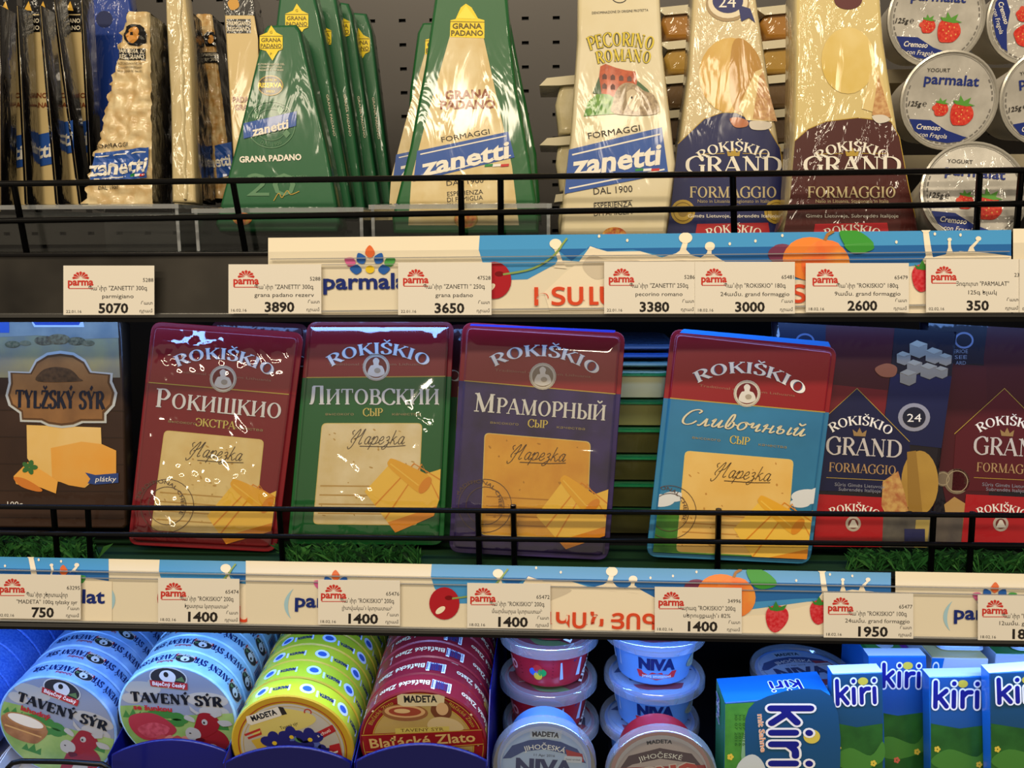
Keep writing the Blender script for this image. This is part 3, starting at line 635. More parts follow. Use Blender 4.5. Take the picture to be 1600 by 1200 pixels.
knobbly('crumbly cheese wedge with thin black rind behind the two cream seams', [(305, 22), (330, 22), (364, 310), (322, 310)], .175, 4.0, KN2, RIND, .03, .0022,
        art=lambda f: (f.poly([(318, 58), (324, 50), (334, 50), (338, 60), (337, 72), (322, 72)], LBL, 2, 'printed_label'), f.ell(330, 62, 5, 7, mat('c98a3a', 2), 3, 'printed_label'), f.rect(320, 82, 342, 98, LBL, 2, 'printed_label'), f.text('PARMIGIANO', 331, 89, 5.5, CREAM, 4, w=21), f.text('REGGIANO', 331, 96, 5.5, CREAM, 4, w=20),
                       f.poly([(336, 228), (362, 222), (364, 272), (340, 280)], ZB, 2, 'printed_band'), f.text('zanetti', 362, 258, 18, WHT, 4, w=50, align='r', rot=-8, bold=.03)))
knobbly('narrow black wrinkled rind of a cheese standing between two cream seams', [(284, 12), (292, 12), (316, 312), (302, 312)], .13, 9.0, RIND, RIND, .035, .002)
# cream seams: the back of a turned wedge
t, f, pl = wedge('cheese_wedge', 'cream back of a turned wedge pack with a crinkled centre seam', 'cheese', [(258, -10), (288, -10), (296, 60), (300, 200), (306, 316), (268, 316), (266, 160), (259, 40)], .10, mat('cbb98c', 3), mat('cbb98c', 3), depth=.02)
for a in ((284, 0), ):
    vs = []
    for j in range(40):
        y = -8 + j * 8.2; X, Z = pl.loc(281 + j * .25 + sin(j * .9) * 1.2, y); vs += [(X - .0016, -.0004, Z), (X, -.005 + .0012 * sin(j * 1.1), Z), (X + .0016, -.0004, Z)]
    mesh('seam', vs, [(3 * j + k, 3 * j + k + 1, 3 * j + k + 4, 3 * j + k + 3) for j in range(39) for k in (0, 1)], mat('d8c89c', 3), None, t, True)
t, f, pl = wedge('cheese_wedge', 'black-edged cream wedge with amber picture at its tip, squeezed beside the green packs', 'cheese', [(348, -12), (392, -12), (404, 60), (410, 320), (368, 320), (352, 60)], .13, LCR, LBL, depth=.03)
f.poly([(348, -8), (394, -8), (398, 24), (352, 24)], LBL, 1, 'printed_label'); f.poly([(356, 4), (368, -4), (374, 10), (362, 16)], mat('d09a3a', 2), 2, 'printed_label', True); f.rect(354, 30, 392, 52, GLB, 1, 'printed_label'); f.text('PARMIGIANO', 373, 40, 7, CREAM, 3, w=36, bold=.02); f.text('REGGIANO', 373, 49, 7, CREAM, 3, w=34, bold=.02)
f.text('PADANO', 384, 160, 9, BROWN, 3, w=40, bold=.02); f.text('GRANA', 384, 172, 9, BROWN, 3, w=34, bold=.02); f.build()
# blue glossy pack behind the far-left wedges
t, f, pl = wedge('blue_pouch', 'glossy deep blue pouch leaning behind the black-edged wedges', 'pouch', [(118, -14), (200, -14), (206, 30), (188, 160), (150, 300), (130, 310)], .22, mat('1c3f9a', 3), mat('1c3f9a', 3), depth=.02)
f.ell(163, 30, 13, 13, mat('0e1f55', 2), 1, 'printed_ring'); f.build()
# --- green riserva wedges
GRN, GRN_SHADE = mat('20603a', 2, rough=.38), mat('154a2c', 2, rough=.38)  # front green, and a darker copy with the sides' shade put into the colour
GOLD = mat('b99a3c', 2); GPALE = mat('5d8a66', 2)
def badge(f, cx, cy, s, tilt=0, lay=3):
    f.poly([(cx - 6 * s, cy - 17 * s), (cx, cy - 28 * s), (cx + 8 * s, cy - 17 * s), (cx + 18 * s, cy - 12 * s), (cx + 18 * s, cy + 9 * s), (cx + 11 * s, cy + 12 * s), (cx + 2 * s, cy + 27 * s), (cx - 8 * s, cy + 12 * s), (cx - 18 * s, cy + 9 * s), (cx - 18 * s, cy - 12 * s)], YEL, lay, 'printed_badge')
    for y in (-11, 8): f.line([(cx - 18 * s, cy + y * s), (cx + 18 * s, cy + y * s)], 1, mat('7a6a10', 1), lay + 1, 'printed_badge')
    f.text('GRANA', cx, cy - 2 * s, 6.5 * s, mat('6b5a10'), lay + 1, 'printed_badge', w=31 * s, bold=.02); f.text('PADANO', cx, cy + 7 * s, 6.5 * s, mat('6b5a10'), lay + 1, 'printed_badge', w=33 * s, bold=.02)
    f.text('G', cx, cy - 15 * s, 4.5 * s, mat('6b5a10'), lay + 1, 'printed_badge'); f.text('P', cx, cy + 19 * s, 4.5 * s, mat('6b5a10'), lay + 1, 'printed_badge')
def green(label, pts, Y, dx, dy, first=False, depth=.026):
    t, f, pl = wedge('green_cheese_wedge', label, 'cheese', pts, Y, GRN, GRN_SHADE, tilt=8, depth=depth, group='green wedge packs in a row', bulge=.003)
    badge(f, 424 + dx, 68 + dy, 1.0)
    if not first:
        tr, br = pts[2], [p for p in pts if p[1] > 290][0]; ro = math.degrees(atan2(br[1] - tr[1], br[0] - tr[0]))
        f.text('GRANA PADANO', tr[0] + (br[0] - tr[0]) * .55 - 9, tr[1] + (br[1] - tr[1]) * .55, 3.6, CREAM, 3, w=66, rot=ro)
        f.build(); return
    for i, s in enumerate(('AUTORIZZAZIONE DEL', 'CONSORZIO GRANA', 'PADANO N. TN 50/400')): f.text(s, 424, 102 + i * 4.6, 3, CREAM, 3, w=(42, 34, 38)[i])
    f.ell(423, 134, 20, 16, GOLD, 3, 'printed_seal'); f.ell(423, 134, 18.5, 14.5, mat('2b2a1a', 2), 4, 'printed_seal'); f.text('RISERVA', 423, 137, 7.5, YEL, 5, 'printed_seal', w=37, bold=.03); f.text('OLTRE 20', 423, 127, 3.4, YEL, 5, 'printed_seal', w=20); f.text('MESI', 423, 145, 3.4, YEL, 5, 'printed_seal', w=12)
    f.ring(424, 195, 38, 37, 1.4, GPALE, 3, 'printed_emblem'); f.ring(424, 195, 26, 25, 1, GPALE, 3, 'printed_emblem'); f.text('FORMAGGI', 424, 168, 6, GPALE, 3, 'printed_emblem', w=46, arc=34); f.text('DAL 1900', 424, 229, 6, GPALE, 3, 'printed_emblem', w=36, arc=-34)
    for q in ((-24, -14), (-24, 14), (24, 14), (14, -22)): f.poly([(424 + q[0] - 6, 195 + q[1]), (424 + q[0], 195 + q[1] - 7), (424 + q[0] + 6, 195 + q[1]), (424 + q[0], 195 + q[1] + 7)], GPALE, 3, 'printed_emblem')
    zband(f, [(381, 193), (464, 174), (463, 197), (381, 217)], ZB, 423, 207, 14.5, 58, -13, lines=False, lay=4, flag=False)
    f.text('GRANA PADANO', 423, 252, 9.6, WHT, 3, bold=.035, w=97, rot=-2.5)
    f.text('20', 424, 306, 37, GPALE, 3, w=76); f.text('STAGIONATO OLTRE 20 MESI', 424, 280, 5, GPALE, 3, w=110, rot=-1.5)
    f.line([(428, 314), (436, 302), (441, 309), (449, 298), (455, 304), (468, 299)], 1.3, GOLD, 4, 'lettering', True)
    f.ell(379, 342, 15, 10, mat('c9603a', 2, mottled='d8b04a', mscale=300), 3, 'printed_seal'); f.build()
green('fifth and rearmost green wedge pack, standing in the shade of the row', [(548, 24), (552, 18), (572, 20), (580, 45), (614, 320), (540, 320)], .20, 122 + 14, 4)
green('fourth green wedge pack of the row', [(512, 4), (518, 0), (544, 4), (550, 22), (596, 330), (500, 330)], .165, 105, -22)
green('third green wedge pack with a badge half hidden', [(488, -14), (494, -18), (524, -8), (530, 30), (572, 335), (450, 335)], .13, 76, -8)
green('tall second green wedge pack, standing taller right behind the first', [(436, -12), (441, -18), (490, -14), (498, 20), (553, 340), (395, 340)], .095, 40, -34)
green('large green wedge pack at the head of its row with signature and big pale 20', [(412, 44), (417, 38), (462, 37), (469, 48), (512, 240), (532, 350), (526, 362), (342, 362), (335, 350), (372, 210)], .055, 0, 0, True, .03)
# --- cream wedges with green edges
GC, GE = mat('d6bd82', 2, mottled='e8d8ac', mscale=30, coat=1), mat('17602e', 2, rough=.35, coat=1)
def padano(label, pts, Y, dx, dy, sc, full=False):
    t, f, pl = wedge('cream_cheese_wedge', label, 'cheese', pts, Y, GE, GE, tilt=8, depth=.034, group='cream wedge packs with green edges', bulge=.003)
    c0 = (728, 200); T = lambda x, y: (c0[0] + dx + (x - c0[0]) * sc, c0[1] + dy + (y - c0[1]) * sc)
    f.poly([T(*p) for p in ((703, 56), (755, 56), (778, 160), (800, 260), (811, 352), (638, 352), (643, 277), (668, 180))], GC, 1, 'printed_panel')
    f.poly([T(*p) for p in ((704, 32), (712, 30), (720, 12), (728, 6), (737, 12), (747, 29), (757, 32), (757, 60), (703, 58))], YEL, 2, 'printed_badge'); f.line([T(703, 34), T(757, 35)], 1, mat('7a6a10', 1), 3, 'printed_badge'); f.poly([T(714, 29), T(728, 9), T(744, 30)], mat('f7e64a', 2), 3, 'printed_badge')
    f.text('GRANA', *T(730, 45), 8.5 * sc, mat('5c4c10'), 4, 'printed_badge', w=46 * sc, bold=.02); f.text('PADANO', *T(730, 56), 8.5 * sc, mat('5c4c10'), 4, 'printed_badge', w=50 * sc, bold=.02)
    f.text('GRANA', *T(731, 154), 13.5 * sc, BROWN, 3, w=72 * sc, bold=.04, rot=-2); f.text('PADANO', *T(731, 170), 13.5 * sc, BROWN, 3, w=86 * sc, bold=.04, rot=-1)
    f.text('FORMAGGI', *T(728, 216), 8.5 * sc, INK, 3, w=76 * sc, rot=-10)
    zband(f, [T(*p) for p in ((652, 236), (794, 206), (804, 246), (646, 284))], ZB, *T(727, 261), 27 * sc, 140 * sc, -12)
    f.text('DAL 1900', *T(727, 288), 8 * sc, INK, 3, w=58 * sc, rot=-5); f.text('ESPERIENZA', *T(727, 305), 7.5 * sc, INK, 3, w=56 * sc, rot=-4); f.text('DI FAMIGLIA', *T(727, 314), 7.5 * sc, INK, 3, w=56 * sc, rot=-4)
    f.ell(*T(728, 343), 19 * sc, 14 * sc, mat('c9502e', 2, mottled='e8b860', mscale=260), 3, 'printed_seal'); f.ring(*T(728, 343), 19 * sc, 14 * sc, 2, GOLD, 4, 'printed_seal'); f.build()
padano('cream wedge with green edges peeking out on the side of the slotted panel', [(652, 50), (660, 34), (684, 34), (692, 60), (720, 180), (756, 338), (640, 338), (634, 250), (640, 140)], .155, -42, 10, .88)
padano('cream wedge with green edges mostly covered by the large one in front of it', [(724, -16), (784, -16), (795, 20), (812, 110), (838, 240), (846, 345), (690, 345)], .10, 22, -6, .93)
padano('large cream wedge with green edges and yellow badge, in front of its two neighbours', [(681, -18), (792, -18), (798, 60), (806, 130), (828, 250), (842, 340), (842, 364), (614, 364), (612, 340), (640, 230), (664, 100)], .055, 0, 0, 1, True)
# --- white sheep-cheese wedge
PW = mat('d9cca6', 2, mottled='e3d9bc', mscale=14)
t, f, pl = wedge('white_cheese_wedge', 'tall off-white wedge with sheep and arched ruin picture over a blue band', 'cheese', [(903, -20), (1031, -20), (1036, 80), (1056, 255), (1046, 330), (1042, 368), (874, 368), (880, 300), (891, 217), (902, 60)], .05, PW, mat('cfc19a', 3), tilt=8, depth=.04, bulge=.004)
f.ring(968, -4, 12, 9, 1.4, INK, 1, 'printed_emblem'); f.text('DENOMINAZIONE DI ORIGINE PROTETTA', 969, 20, 4, INK, 2, w=88, rot=-3)
f.text('PECORINO', 970, 72, 21, mat('d8c020', 1), 4, font='serif', w=98, outline=mat('33300e', 1), bold=.006, ow=.04, arc=160); f.text('ROMANO', 974, 96, 19, mat('d8c020', 1), 4, font='serif', w=82, outline=mat('33300e', 1), bold=.006, ow=.04, arc=200)
OR, OR2 = mat('c4592a', 2, mottled='a8441e', mscale=200), mat('5a2412', 1)
f.poly([(938, 104), (946, 100), (962, 106), (978, 110), (993, 112), (996, 134), (990, 150), (934, 152), (936, 120)], OR, 2, 'printed_picture')
for i in range(4):
    for j in range(2): x, y = 941 + i * 13, 118 + j * 15 + i * 1.2; f.poly([(x, y + 6), (x, y), (x + 3.5, y - 3), (x + 7, y), (x + 7, y + 6)], OR2, 3, 'printed_picture')
f.poly([(912, 182), (918, 160), (934, 146), (952, 148), (966, 158), (962, 178)], mat('4f8a34', 2, mottled='7aa848', mscale=200), 3, 'printed_picture'); f.poly([(926, 146), (936, 120), (940, 148)], mat('3a5a34', 2), 3, 'printed_picture'); f.poly([(990, 150), (996, 126), (1012, 140), (1020, 152)], mat('4a6a44', 2), 2, 'printed_picture')
f.poly([(960, 178), (958, 158), (964, 140), (976, 130), (992, 132), (1006, 142), (1022, 150), (1026, 178)], mat('b5a080', 2, mottled='8a745a', mscale=420), 4, 'printed_picture', True); f.poly([(978, 146), (988, 140), (998, 148), (1001, 162), (994, 174), (984, 170), (979, 158)], mat('d0bfa0', 2), 5, 'printed_picture', True); f.poly([(970, 140), (978, 136), (978, 166), (973, 168)], mat('94805f', 2), 6, 'printed_picture', True); f.ell(987, 153, 1.6, 2, INK, 6, 'printed_picture', n=8)
f.text('FORMAGGI', 960, 211, 10, INK, 3, w=82, rot=-9)
zband(f, [(889, 234), (1034, 199), (1044, 271), (882, 303)], ZB, 962, 266, 33, 140, -8)
f.text('DAL 1900', 958, 302, 11, INK, 3, w=61, rot=-4); f.text('ESPERIENZA', 958, 324, 8.5, INK, 3, w=60, rot=-3); f.text('DI FAMIGLIA', 958, 336, 8.5, INK, 3, w=60, rot=-3); f.line([(928, 317), (988, 313)], .8, INK, 3)
f.ell(960, 368, 19, 13, mat('b8402a', 2, mottled='e0b050', mscale=260), 3, 'printed_seal'); f.build()
# --- hard cheese wedges navy / maroon
def grand(label, pts, low, Y, cream, dark, cx, arts, gw, mtext):
    t, f, pl = wedge('hard_cheese_wedge', label, 'cheese', pts, Y, cream, mat('c9b98c', 3), tilt=7, depth=.036, bulge=.004, group=None)
    f.poly(low, dark, 1, 'printed_base'); f.line(low[:-3] if len(low) > 6 else low, 1.2, GOLD, 2, 'printed_base')
    arts(f); f.text('ROKIŠKIO', cx, 236, 15, WHT, 4, font='serif', w=gw * .72, arc=90, bold=.004)
    f.poly([(cx - 9, 244), (cx - 11, 234), (cx - 5, 239), (cx, 230), (cx + 5, 239), (cx + 11, 234), (cx + 9, 244)], GOLD, 3, 'printed_crown'); f.line([(cx - gw * .35, 241), (cx - 14, 240)], 1, GOLD, 3, 'printed_crown'); f.line([(cx + 14, 240), (cx + gw * .35, 240)], 1, GOLD, 3, 'printed_crown')
    f.text('GRAND', cx, 271, 26, mtext, 5, font='serif', w=gw, bold=.002); f.text('FORMAGGIO', cx - 1, 309, 17, mat('c4b48a', 1), 5, font='serif', w=gw * .9)
    f.text('Nato in Lituania, Stagionato in Italia', cx, 317, 5.5, mat('b0a07a', 1), 4, w=gw * .75); f.text('Gimęs Lietuvoje, Subrendęs Italijoje', cx, 340, 5.5, WHT, 4, w=gw * .95)
    f.line([(cx - gw * .3, 325), (cx + gw * .3, 325)], .8, GOLD, 3)
    f.poly([(cx - gw * .38, 350), (cx + gw * .36, 348), (cx + gw * .38, 366), (cx - gw * .4, 368)], mat('b3222a', 2), 3, 'printed_base'); f.text('ROKIŠKIO', cx, 364, 13, WHT, 5, font='serif', w=gw * .55, arc=120)
    return t, f
def art_n(f):
    f.ell(1137, 6, 34, 28, mat('a8906a', 2), 2, 'printed_badge'); f.ell(1137, 4, 31, 25, mat('e8dcc0', 2), 3, 'printed_badge'); f.ell(1137, 2, 24, 19, mat('1b2468', 2), 4, 'printed_badge'); f.text('24', 1136, 12, 18, WHT, 5, 'printed_badge', w=27)
    f.poly([(1153, 8), (1172, 14), (1180, 36), (1170, 28), (1158, 34)], mat('1b2468', 2), 4, 'printed_badge')
    f.ell(1142, 118, 50, 59, mat('cfa246', 2, mottled='dcb866', mscale=20), 2, 'printed_cheese'); f.poly([(1144, 70), (1162, 62), (1186, 90), (1190, 130), (1176, 160), (1150, 174), (1140, 140)], mat('b98a3a', 2), 3, 'printed_cheese', True)
    f.poly([(1154, 168), (1180, 112), (1190, 108), (1208, 190), (1166, 188)], mat('e6cf94', 2), 4, 'printed_cheese'); f.poly([(1186, 120), (1192, 112), (1214, 190), (1176, 186)], mat('b98452', 2, mottled='d8b07a', mscale=300), 5, 'printed_cheese')
    f.poly([(1140, 186), (1154, 184), (1168, 190), (1166, 198), (1148, 199)], mat('b87048', 2), 6, 'printed_cheese', True); f.poly([(1172, 190), (1196, 190), (1206, 196), (1196, 203), (1174, 202)], mat('d8d0c4', 2), 6, 'printed_cheese', True)
    for x in (1067, 1213): f.ell(x, 331, 19, 19, GOLD, 3, 'printed_medal'); f.ring(x, 331, 15, 15, 1.2, mat('7a6020', 1), 4, 'printed_medal'); f.ell(x, 331, 8, 8, mat('8f7430', 2), 4, 'printed_medal')
CRM = mat('d5c49a', 3, rough=.35); 
t, f = grand('navy and cream hard cheese wedge with a 24 badge and round cheese picture', [(1084, -20), (1180, -20), (1192, 60), (1206, 150), (1220, 235), (1228, 300), (1229, 368), (1040, 368), (1048, 320), (1060, 230), (1076, 110)],
        [(1059, 225), (1100, 186), (1128, 176), (1150, 176), (1200, 200), (1219, 232), (1227, 300), (1228, 366), (1042, 366), (1049, 318)], .098, CRM, mat('1a2058', 2), 1146, art_n, 150, WHT); f.build()
def art_m(f):
    f.ell(1325, 0, 22, 15, mat('5a1a1c', 2), 2, 'printed_badge'); f.ell(1325, 95, 42, 52, mat('d8b95a', 2, mottled='e6cf8a', mscale=20), 2, 'printed_cheese'); f.poly([(1346, 170), (1362, 108), (1374, 104), (1392, 184)], mat('e0c88a', 2), 3, 'printed_cheese'); f.poly([(1362, 180), (1372, 118), (1392, 184)], mat('b98452', 2, mottled='d8b07a', mscale=300), 4, 'printed_cheese')
    f.poly([(1362, 182), (1380, 180), (1390, 188), (1372, 193)], mat('d8d0c4', 2), 5, 'printed_cheese', True)
t, f = grand('maroon and yellowish hard cheese wedge wrapped in strongly shining film', [(1243, -20), (1376, -20), (1382, 60), (1394, 140), (1406, 215), (1420, 290), (1430, 330), (1436, 366), (1222, 366), (1234, 310), (1241, 200), (1243, 80)],
        [(1242, 220), (1262, 202), (1290, 190), (1340, 184), (1392, 190), (1405, 214), (1419, 290), (1430, 340), (1434, 364), (1224, 364), (1235, 306)], .05, mat('d8c486', 3, rough=.3), mat('4a1714', 3), 1331, art_m, 152, WHT); f.build()
# --- white vacuum tubs behind
def slab(name, label, cat, x0, y0, x1, y1, Y, d, m, group=None, flap=None, jitter=.003):
    a, b = WY(x0, y1, Y), WY(x1, y0, Y); w, h = b.x - a.x, b.z - a.z
    t = thing(name, label, cat, group, Matrix.Translation((a.x + w / 2, Y, a.z)))
    P = [(-w / 2 + random.uniform(0, jitter), 0), (w / 2 - random.uniform(0, jitter), 0), (w / 2 + random.uniform(-jitter, 0), h * .5), (w / 2 - random.uniform(0, jitter * 2), h), (-w / 2 + random.uniform(0, jitter * 2), h - random.uniform(0, jitter)), (-w / 2 - random.uniform(0, jitter), h * .5)]
    prism('cheese_block', P, [(.004, 0), (.001, .002), (0, .004), (0, d - .004), (.004, d)], m, t, smooth=True)
    if flap:
        q = [(-w / 2 - flap, .6 * h + .012), (-w / 2 - flap * .6, .96 * h), (w / 2, h + .003), (w / 2, h - .006), (-w / 2, h - .009)]
        prism('film_flap', q, [(0, -.004), (0, d)], mat('d8ceb0', 3), t)
    return t
VC = mat('c9bb90', 3, mottled='ddd2b0', mscale=60)
for i, (y0, y1, l) in enumerate(((300, 388, 'bottom cream vacuum block of the column beside the sheep cheese wedge'), (212, 298, 'middle cream vacuum block with a pale film flap'), (118, 208, 'top cream vacuum block with a pointed film flap'))):
    slab('vacuum_cheese_block', l, 'cheese', 872, y0, 950, y1, .115, .07, VC, 'cream vacuum blocks in a column', .018 if i else .004)
cols = ['a8742c', '6a5236', '9a7a3a', '4a4038', 'b08a3c', '5c4a38', 'b58a34']
n = 0
for cx_, wd, Y in ((1072, 66, .26), (1150, 60, .27), (1222, 62, .26)):
    for lv in range(7):
        n += 1; y1 = 384 - lv * 54; slab('vacuum_cheese_piece', '%s shrink-wrapped cheese piece of the %s dim column behind the hard cheese wedges' % (('bottom', 'second', 'third', 'middle', 'fifth', 'sixth', 'topmost')[lv], {1072: 'first', 1150: 'middle', 1222: 'last'}[cx_]), 'cheese', cx_ - wd / 2 + random.uniform(-4, 4), y1 - 50, cx_ + wd / 2 + random.uniform(-4, 4), y1, Y, .07, mat(cols[(n * 3) % 7], 3), 'shrink-wrapped pieces piled at the back', .012, .004)
# --- clear trays
CT = clear('f6f8f8', .03); CTE = clear('e4ebee', .35, mixin=.35)
def tray(label, x0, x1, yr, Y0=.032, Y1=.40):
    a, b = WY(x0, yr, Y0), WY(x1, yr, Y0); z0 = Z1 + .001; h = a.z - z0; w = b.x - a.x
    t = thing('clear_tray', label, 'tray', 'clear plastic trays', Matrix.Translation(((a.x + b.x) / 2, Y0, z0)))
    s = .0014; d = Y1 - Y0
    box('tray_front', (-w / 2, 0, 0), (w / 2, s, h), CT, t, .0005); box('tray_back', (-w / 2, d - s, 0), (w / 2, d, h), CT, t)
    box('tray_side', (-w / 2, s, 0), (-w / 2 + s, d - s, h), CT, t); box('tray_side', (w / 2 - s, s, 0), (w / 2, d - s, h), CT, t); box('tray_bottom', (-w / 2 + s, s, 0), (w / 2 - s, d - s, s), CT, t)
    pts = [(-w / 2 - .003, -.003), (w / 2 + .003, -.003), (w / 2 + .003, d), (-w / 2 - .003, d)]
    vs = [(x, y, h) for x, y in pts] + [(x + (.007 if x < 0 else -.007), y + (.008 if y < .1 else -.006), h + .001) for x, y in pts] + [(x, y, h - .004) for x, y in pts]
    mesh('tray_rim', vs, [(i, (i + 1) % 4, 4 + (i + 1) % 4, 4 + i) for i in range(4)] + [(i, (i + 1) % 4, 8 + (i + 1) % 4, 8 + i) for i in range(4)], CTE, None, t)
    for sx in (-1, 1): box('corner_edge', (sx * w / 2 - .0016, -.001, .002), (sx * w / 2 + .0016, .0005, h), CTE, t, .0006)
tray('clear tray holding the black-edged and crumbly wedges', -160, 276, 322)
tray('clear tray under the green wedge packs', 306, 564, 326)
tray('clear tray under the cream wedges with green edges', 582, 857, 320)
# --- strawberry yogurt cups on their sides
FOIL, FOILR = mat('b4b0a8', 3, rough=.32, metal=.25, mottled='d0ccc4', mscale=34), mat('b8b4aa', 1, rough=.25, metal=.4)
SB, SBD, LEAF = mat('c8281f', 1, mottled='e0503c', mscale=500), mat('9a1a16', 1), mat('5a9a3a', 1)
def strawberry(f, x, y, s, part='printed_fruit'):
    f.poly([(x + a * s, y + b * s) for a, b in ((-10, -6), (-4, -10), (5, -9), (11, -3), (12, 5), (6, 12), (-2, 13), (-8, 12), (-11, 4))], SB, 4, part, True)
    f.poly([(x + a * s, y + b * s) for a, b in ((-7, -8), (-10, -12), (-4, -11), (-3, -17), (1, -11), (8, -15), (6, -9), (13, -7), (4, -6))], LEAF, 5, part)
    for i in range(9): a = i * 2.4; r = 2.2 * sqrt(i); f.ell(x + r * 1.3 * s * cos(a), y + 2 * s + r * 1.4 * s * sin(a), .7 * s, .9 * s, mat('e8b060', 1), 5, part, n=6)
def yogurt(label, cx, cy, rpx, Y, roll=0, tilt=0):
    pl = Plane((cx, cy), Y, tilt); r = (pl.hit(cx + rpx, cy) - pl.B).length
    t = thing('yogurt_cup', label, 'yogurt', 'strawberry yogurt cups laid on their sides', pl.M @ Matrix.Rotation(R(roll), 4, 'Y'))
    lathe('foil_lid', [(0, 0), (r * .93, 0), (r * .96, -.0012), (r, -.0006), (r, .002)], [FOIL, FOILR], t, idx=[0, 1, 1, 1])
    lathe('cup_body', [(r * .97, .002), (r * .9, .006), (r * .86, .02), (r * .72, .066), (0, .066)], mat('e6e2d8', rough=.35), t)
    f = Face(t, local_map(r / 77, .00015, -.0002))
    f.ring(0, 0, 71, 71, 1.0, mat('8f8c86'), 1, 'printed_ring')
    for a0 in range(10, 360, 8):
        if not 200 < a0 < 330: f.ring(0, 0, 68, 68, 2.2, mat('77746f'), 1, 'printed_ring', a0, a0 + 5, n=2)
    f.text('YOGURT', -40, -43, 6, INK, 3, w=36, align='l', yshear=0); f.text('parmalat', 0, -24, 16, NAVY, 3, w=86, bold=.02, rot=2); 
    strawberry(f, 21, 18, 1.55); strawberry(f, -12, 12, .95); f.ell(-22, 12, 4, 4, mat('d8503a', 1), 4, 'printed_fruit'); f.text('125g', -64, 10, 8, INK, 3, w=20, align='l', shear=.2, bold=.015); f.text('℮', -38, 10, 9, INK, 3)
    f.poly([(-60, 30), (-26, 31), (0, 46), (28, 55), (34, 56), (24, 63), (4, 66), (-26, 62), (-50, 48)], NAVY, 2, 'printed_band'); f.text('Cremoso', -29, 46, 8.5, WHT, 4, w=38, shear=.2, bold=.015, rot=3); f.text('con Fragola', -20, 58, 7.5, WHT, 4, w=44, shear=.2, rot=3)
    f.build()
yogurt('strawberry yogurt lid at the top of the yogurt pile, next to the maroon wedge', 1463, 27, 77, .172, 2)
yogurt('whole strawberry yogurt lid in the middle of the yogurt pile', 1483, 157, 77, .103, 2)
yogurt('yogurt lid turned on its side with slanting blue lettering, top of second column', 1614, 28, 73, .172, 66)
yogurt('yogurt lid cut by the picture edge, middle of second column', 1638, 152, 77, .103, -12)
yogurt('lowest strawberry yogurt lid, half behind the black wire fence', 1522, 302, 85, .033, 4, 14)
for y, Y, l in ((112, .245, 'upper grey-cream cardboard divider between the yogurt cups'), (246, .245, 'lower grey-cream cardboard divider between the yogurt cups')):
    a = WY(1376, y, Y); t = thing('cardboard_divider', l, 'cardboard', 'cardboard dividers in the yogurt pile', Matrix.Translation(a)); box('divider_sheet', (0, 0, -.006), (.30, .17, 0), mat('b5a88c', rough=.6), t); box('front_lip', (0, -.001, -.012), (.30, .001, .002), mat('c4b89c', rough=.6), t)
# ------------------------------------------------------------ middle shelf: grass mat
GM = [mat(c, rough=.55) for c in ('1b4a20', '28602c', '417a3a', '12301a')]
def grass():
    rnd = random.Random(3); vs, fs, ii = [], [], []
    x0, x1 = WY(-60, 870, 0).x, WY(1660, 870, 0).x
    tufts = []
    def ok(x, y):
        p = 800 + (x / (y + .75 + .07)) * F + 68
        for a, b, q in ((-90, 205, .045), (188, 436, .026), (436, 700, .036), (692, 958, .014), (1002, 1275, .011), (1268, 1620, .036)):
            if a - 26 <= p <= b + 22 and y > q - .004: return False
        return y < .095
    for k in range(2600):
        q = (rnd.uniform(x0, x1), .022 + rnd.random() ** 1.4 * .08)
        if ok(*q): tufts.append(q)
    for tx, ty in tufts:
        for b in range(11):
            a = rnd.uniform(0, 2 * pi); l = rnd.uniform(.010, .024); h = rnd.uniform(.5, 1) * .021; w = .00075
            bx, by = tx + rnd.uniform(-.002, .002), ty + rnd.uniform(-.002, .002); dx, dy = cos(a), sin(a) * .8
            if not ok(bx + dx * l, by + dy * l): continue
            n = len(vs); ex, ey = bx + dx * l, max(by + dy * l, .018)
            vs += [(bx - dy * w, by + dx * w, Z2), (bx + dy * w, by - dx * w, Z2), (bx + dx * l * .5 + dy * w, max(by + dy * l * .5, .018), Z2 + h * .8), (ex, ey, Z2 + h)]
            fs += [(n, n + 1, n + 2), (n, n + 2, n + 3)]; q = rnd.choice((0, 0, 1, 1, 2, 3)); ii += [q, q]
    o = mesh('artificial_grass', vs, fs, GM, ii, None); o['label'] = 'bright green artificial grass mat under the sliced cheese packs'; o['category'] = 'grass'; o['kind'] = 'stuff'
    box('mat_backing', (x0, .02, Z2 + .0001), (x1, .078, Z2 + .0005), mat('12351a', rough=.8), o)
grass()
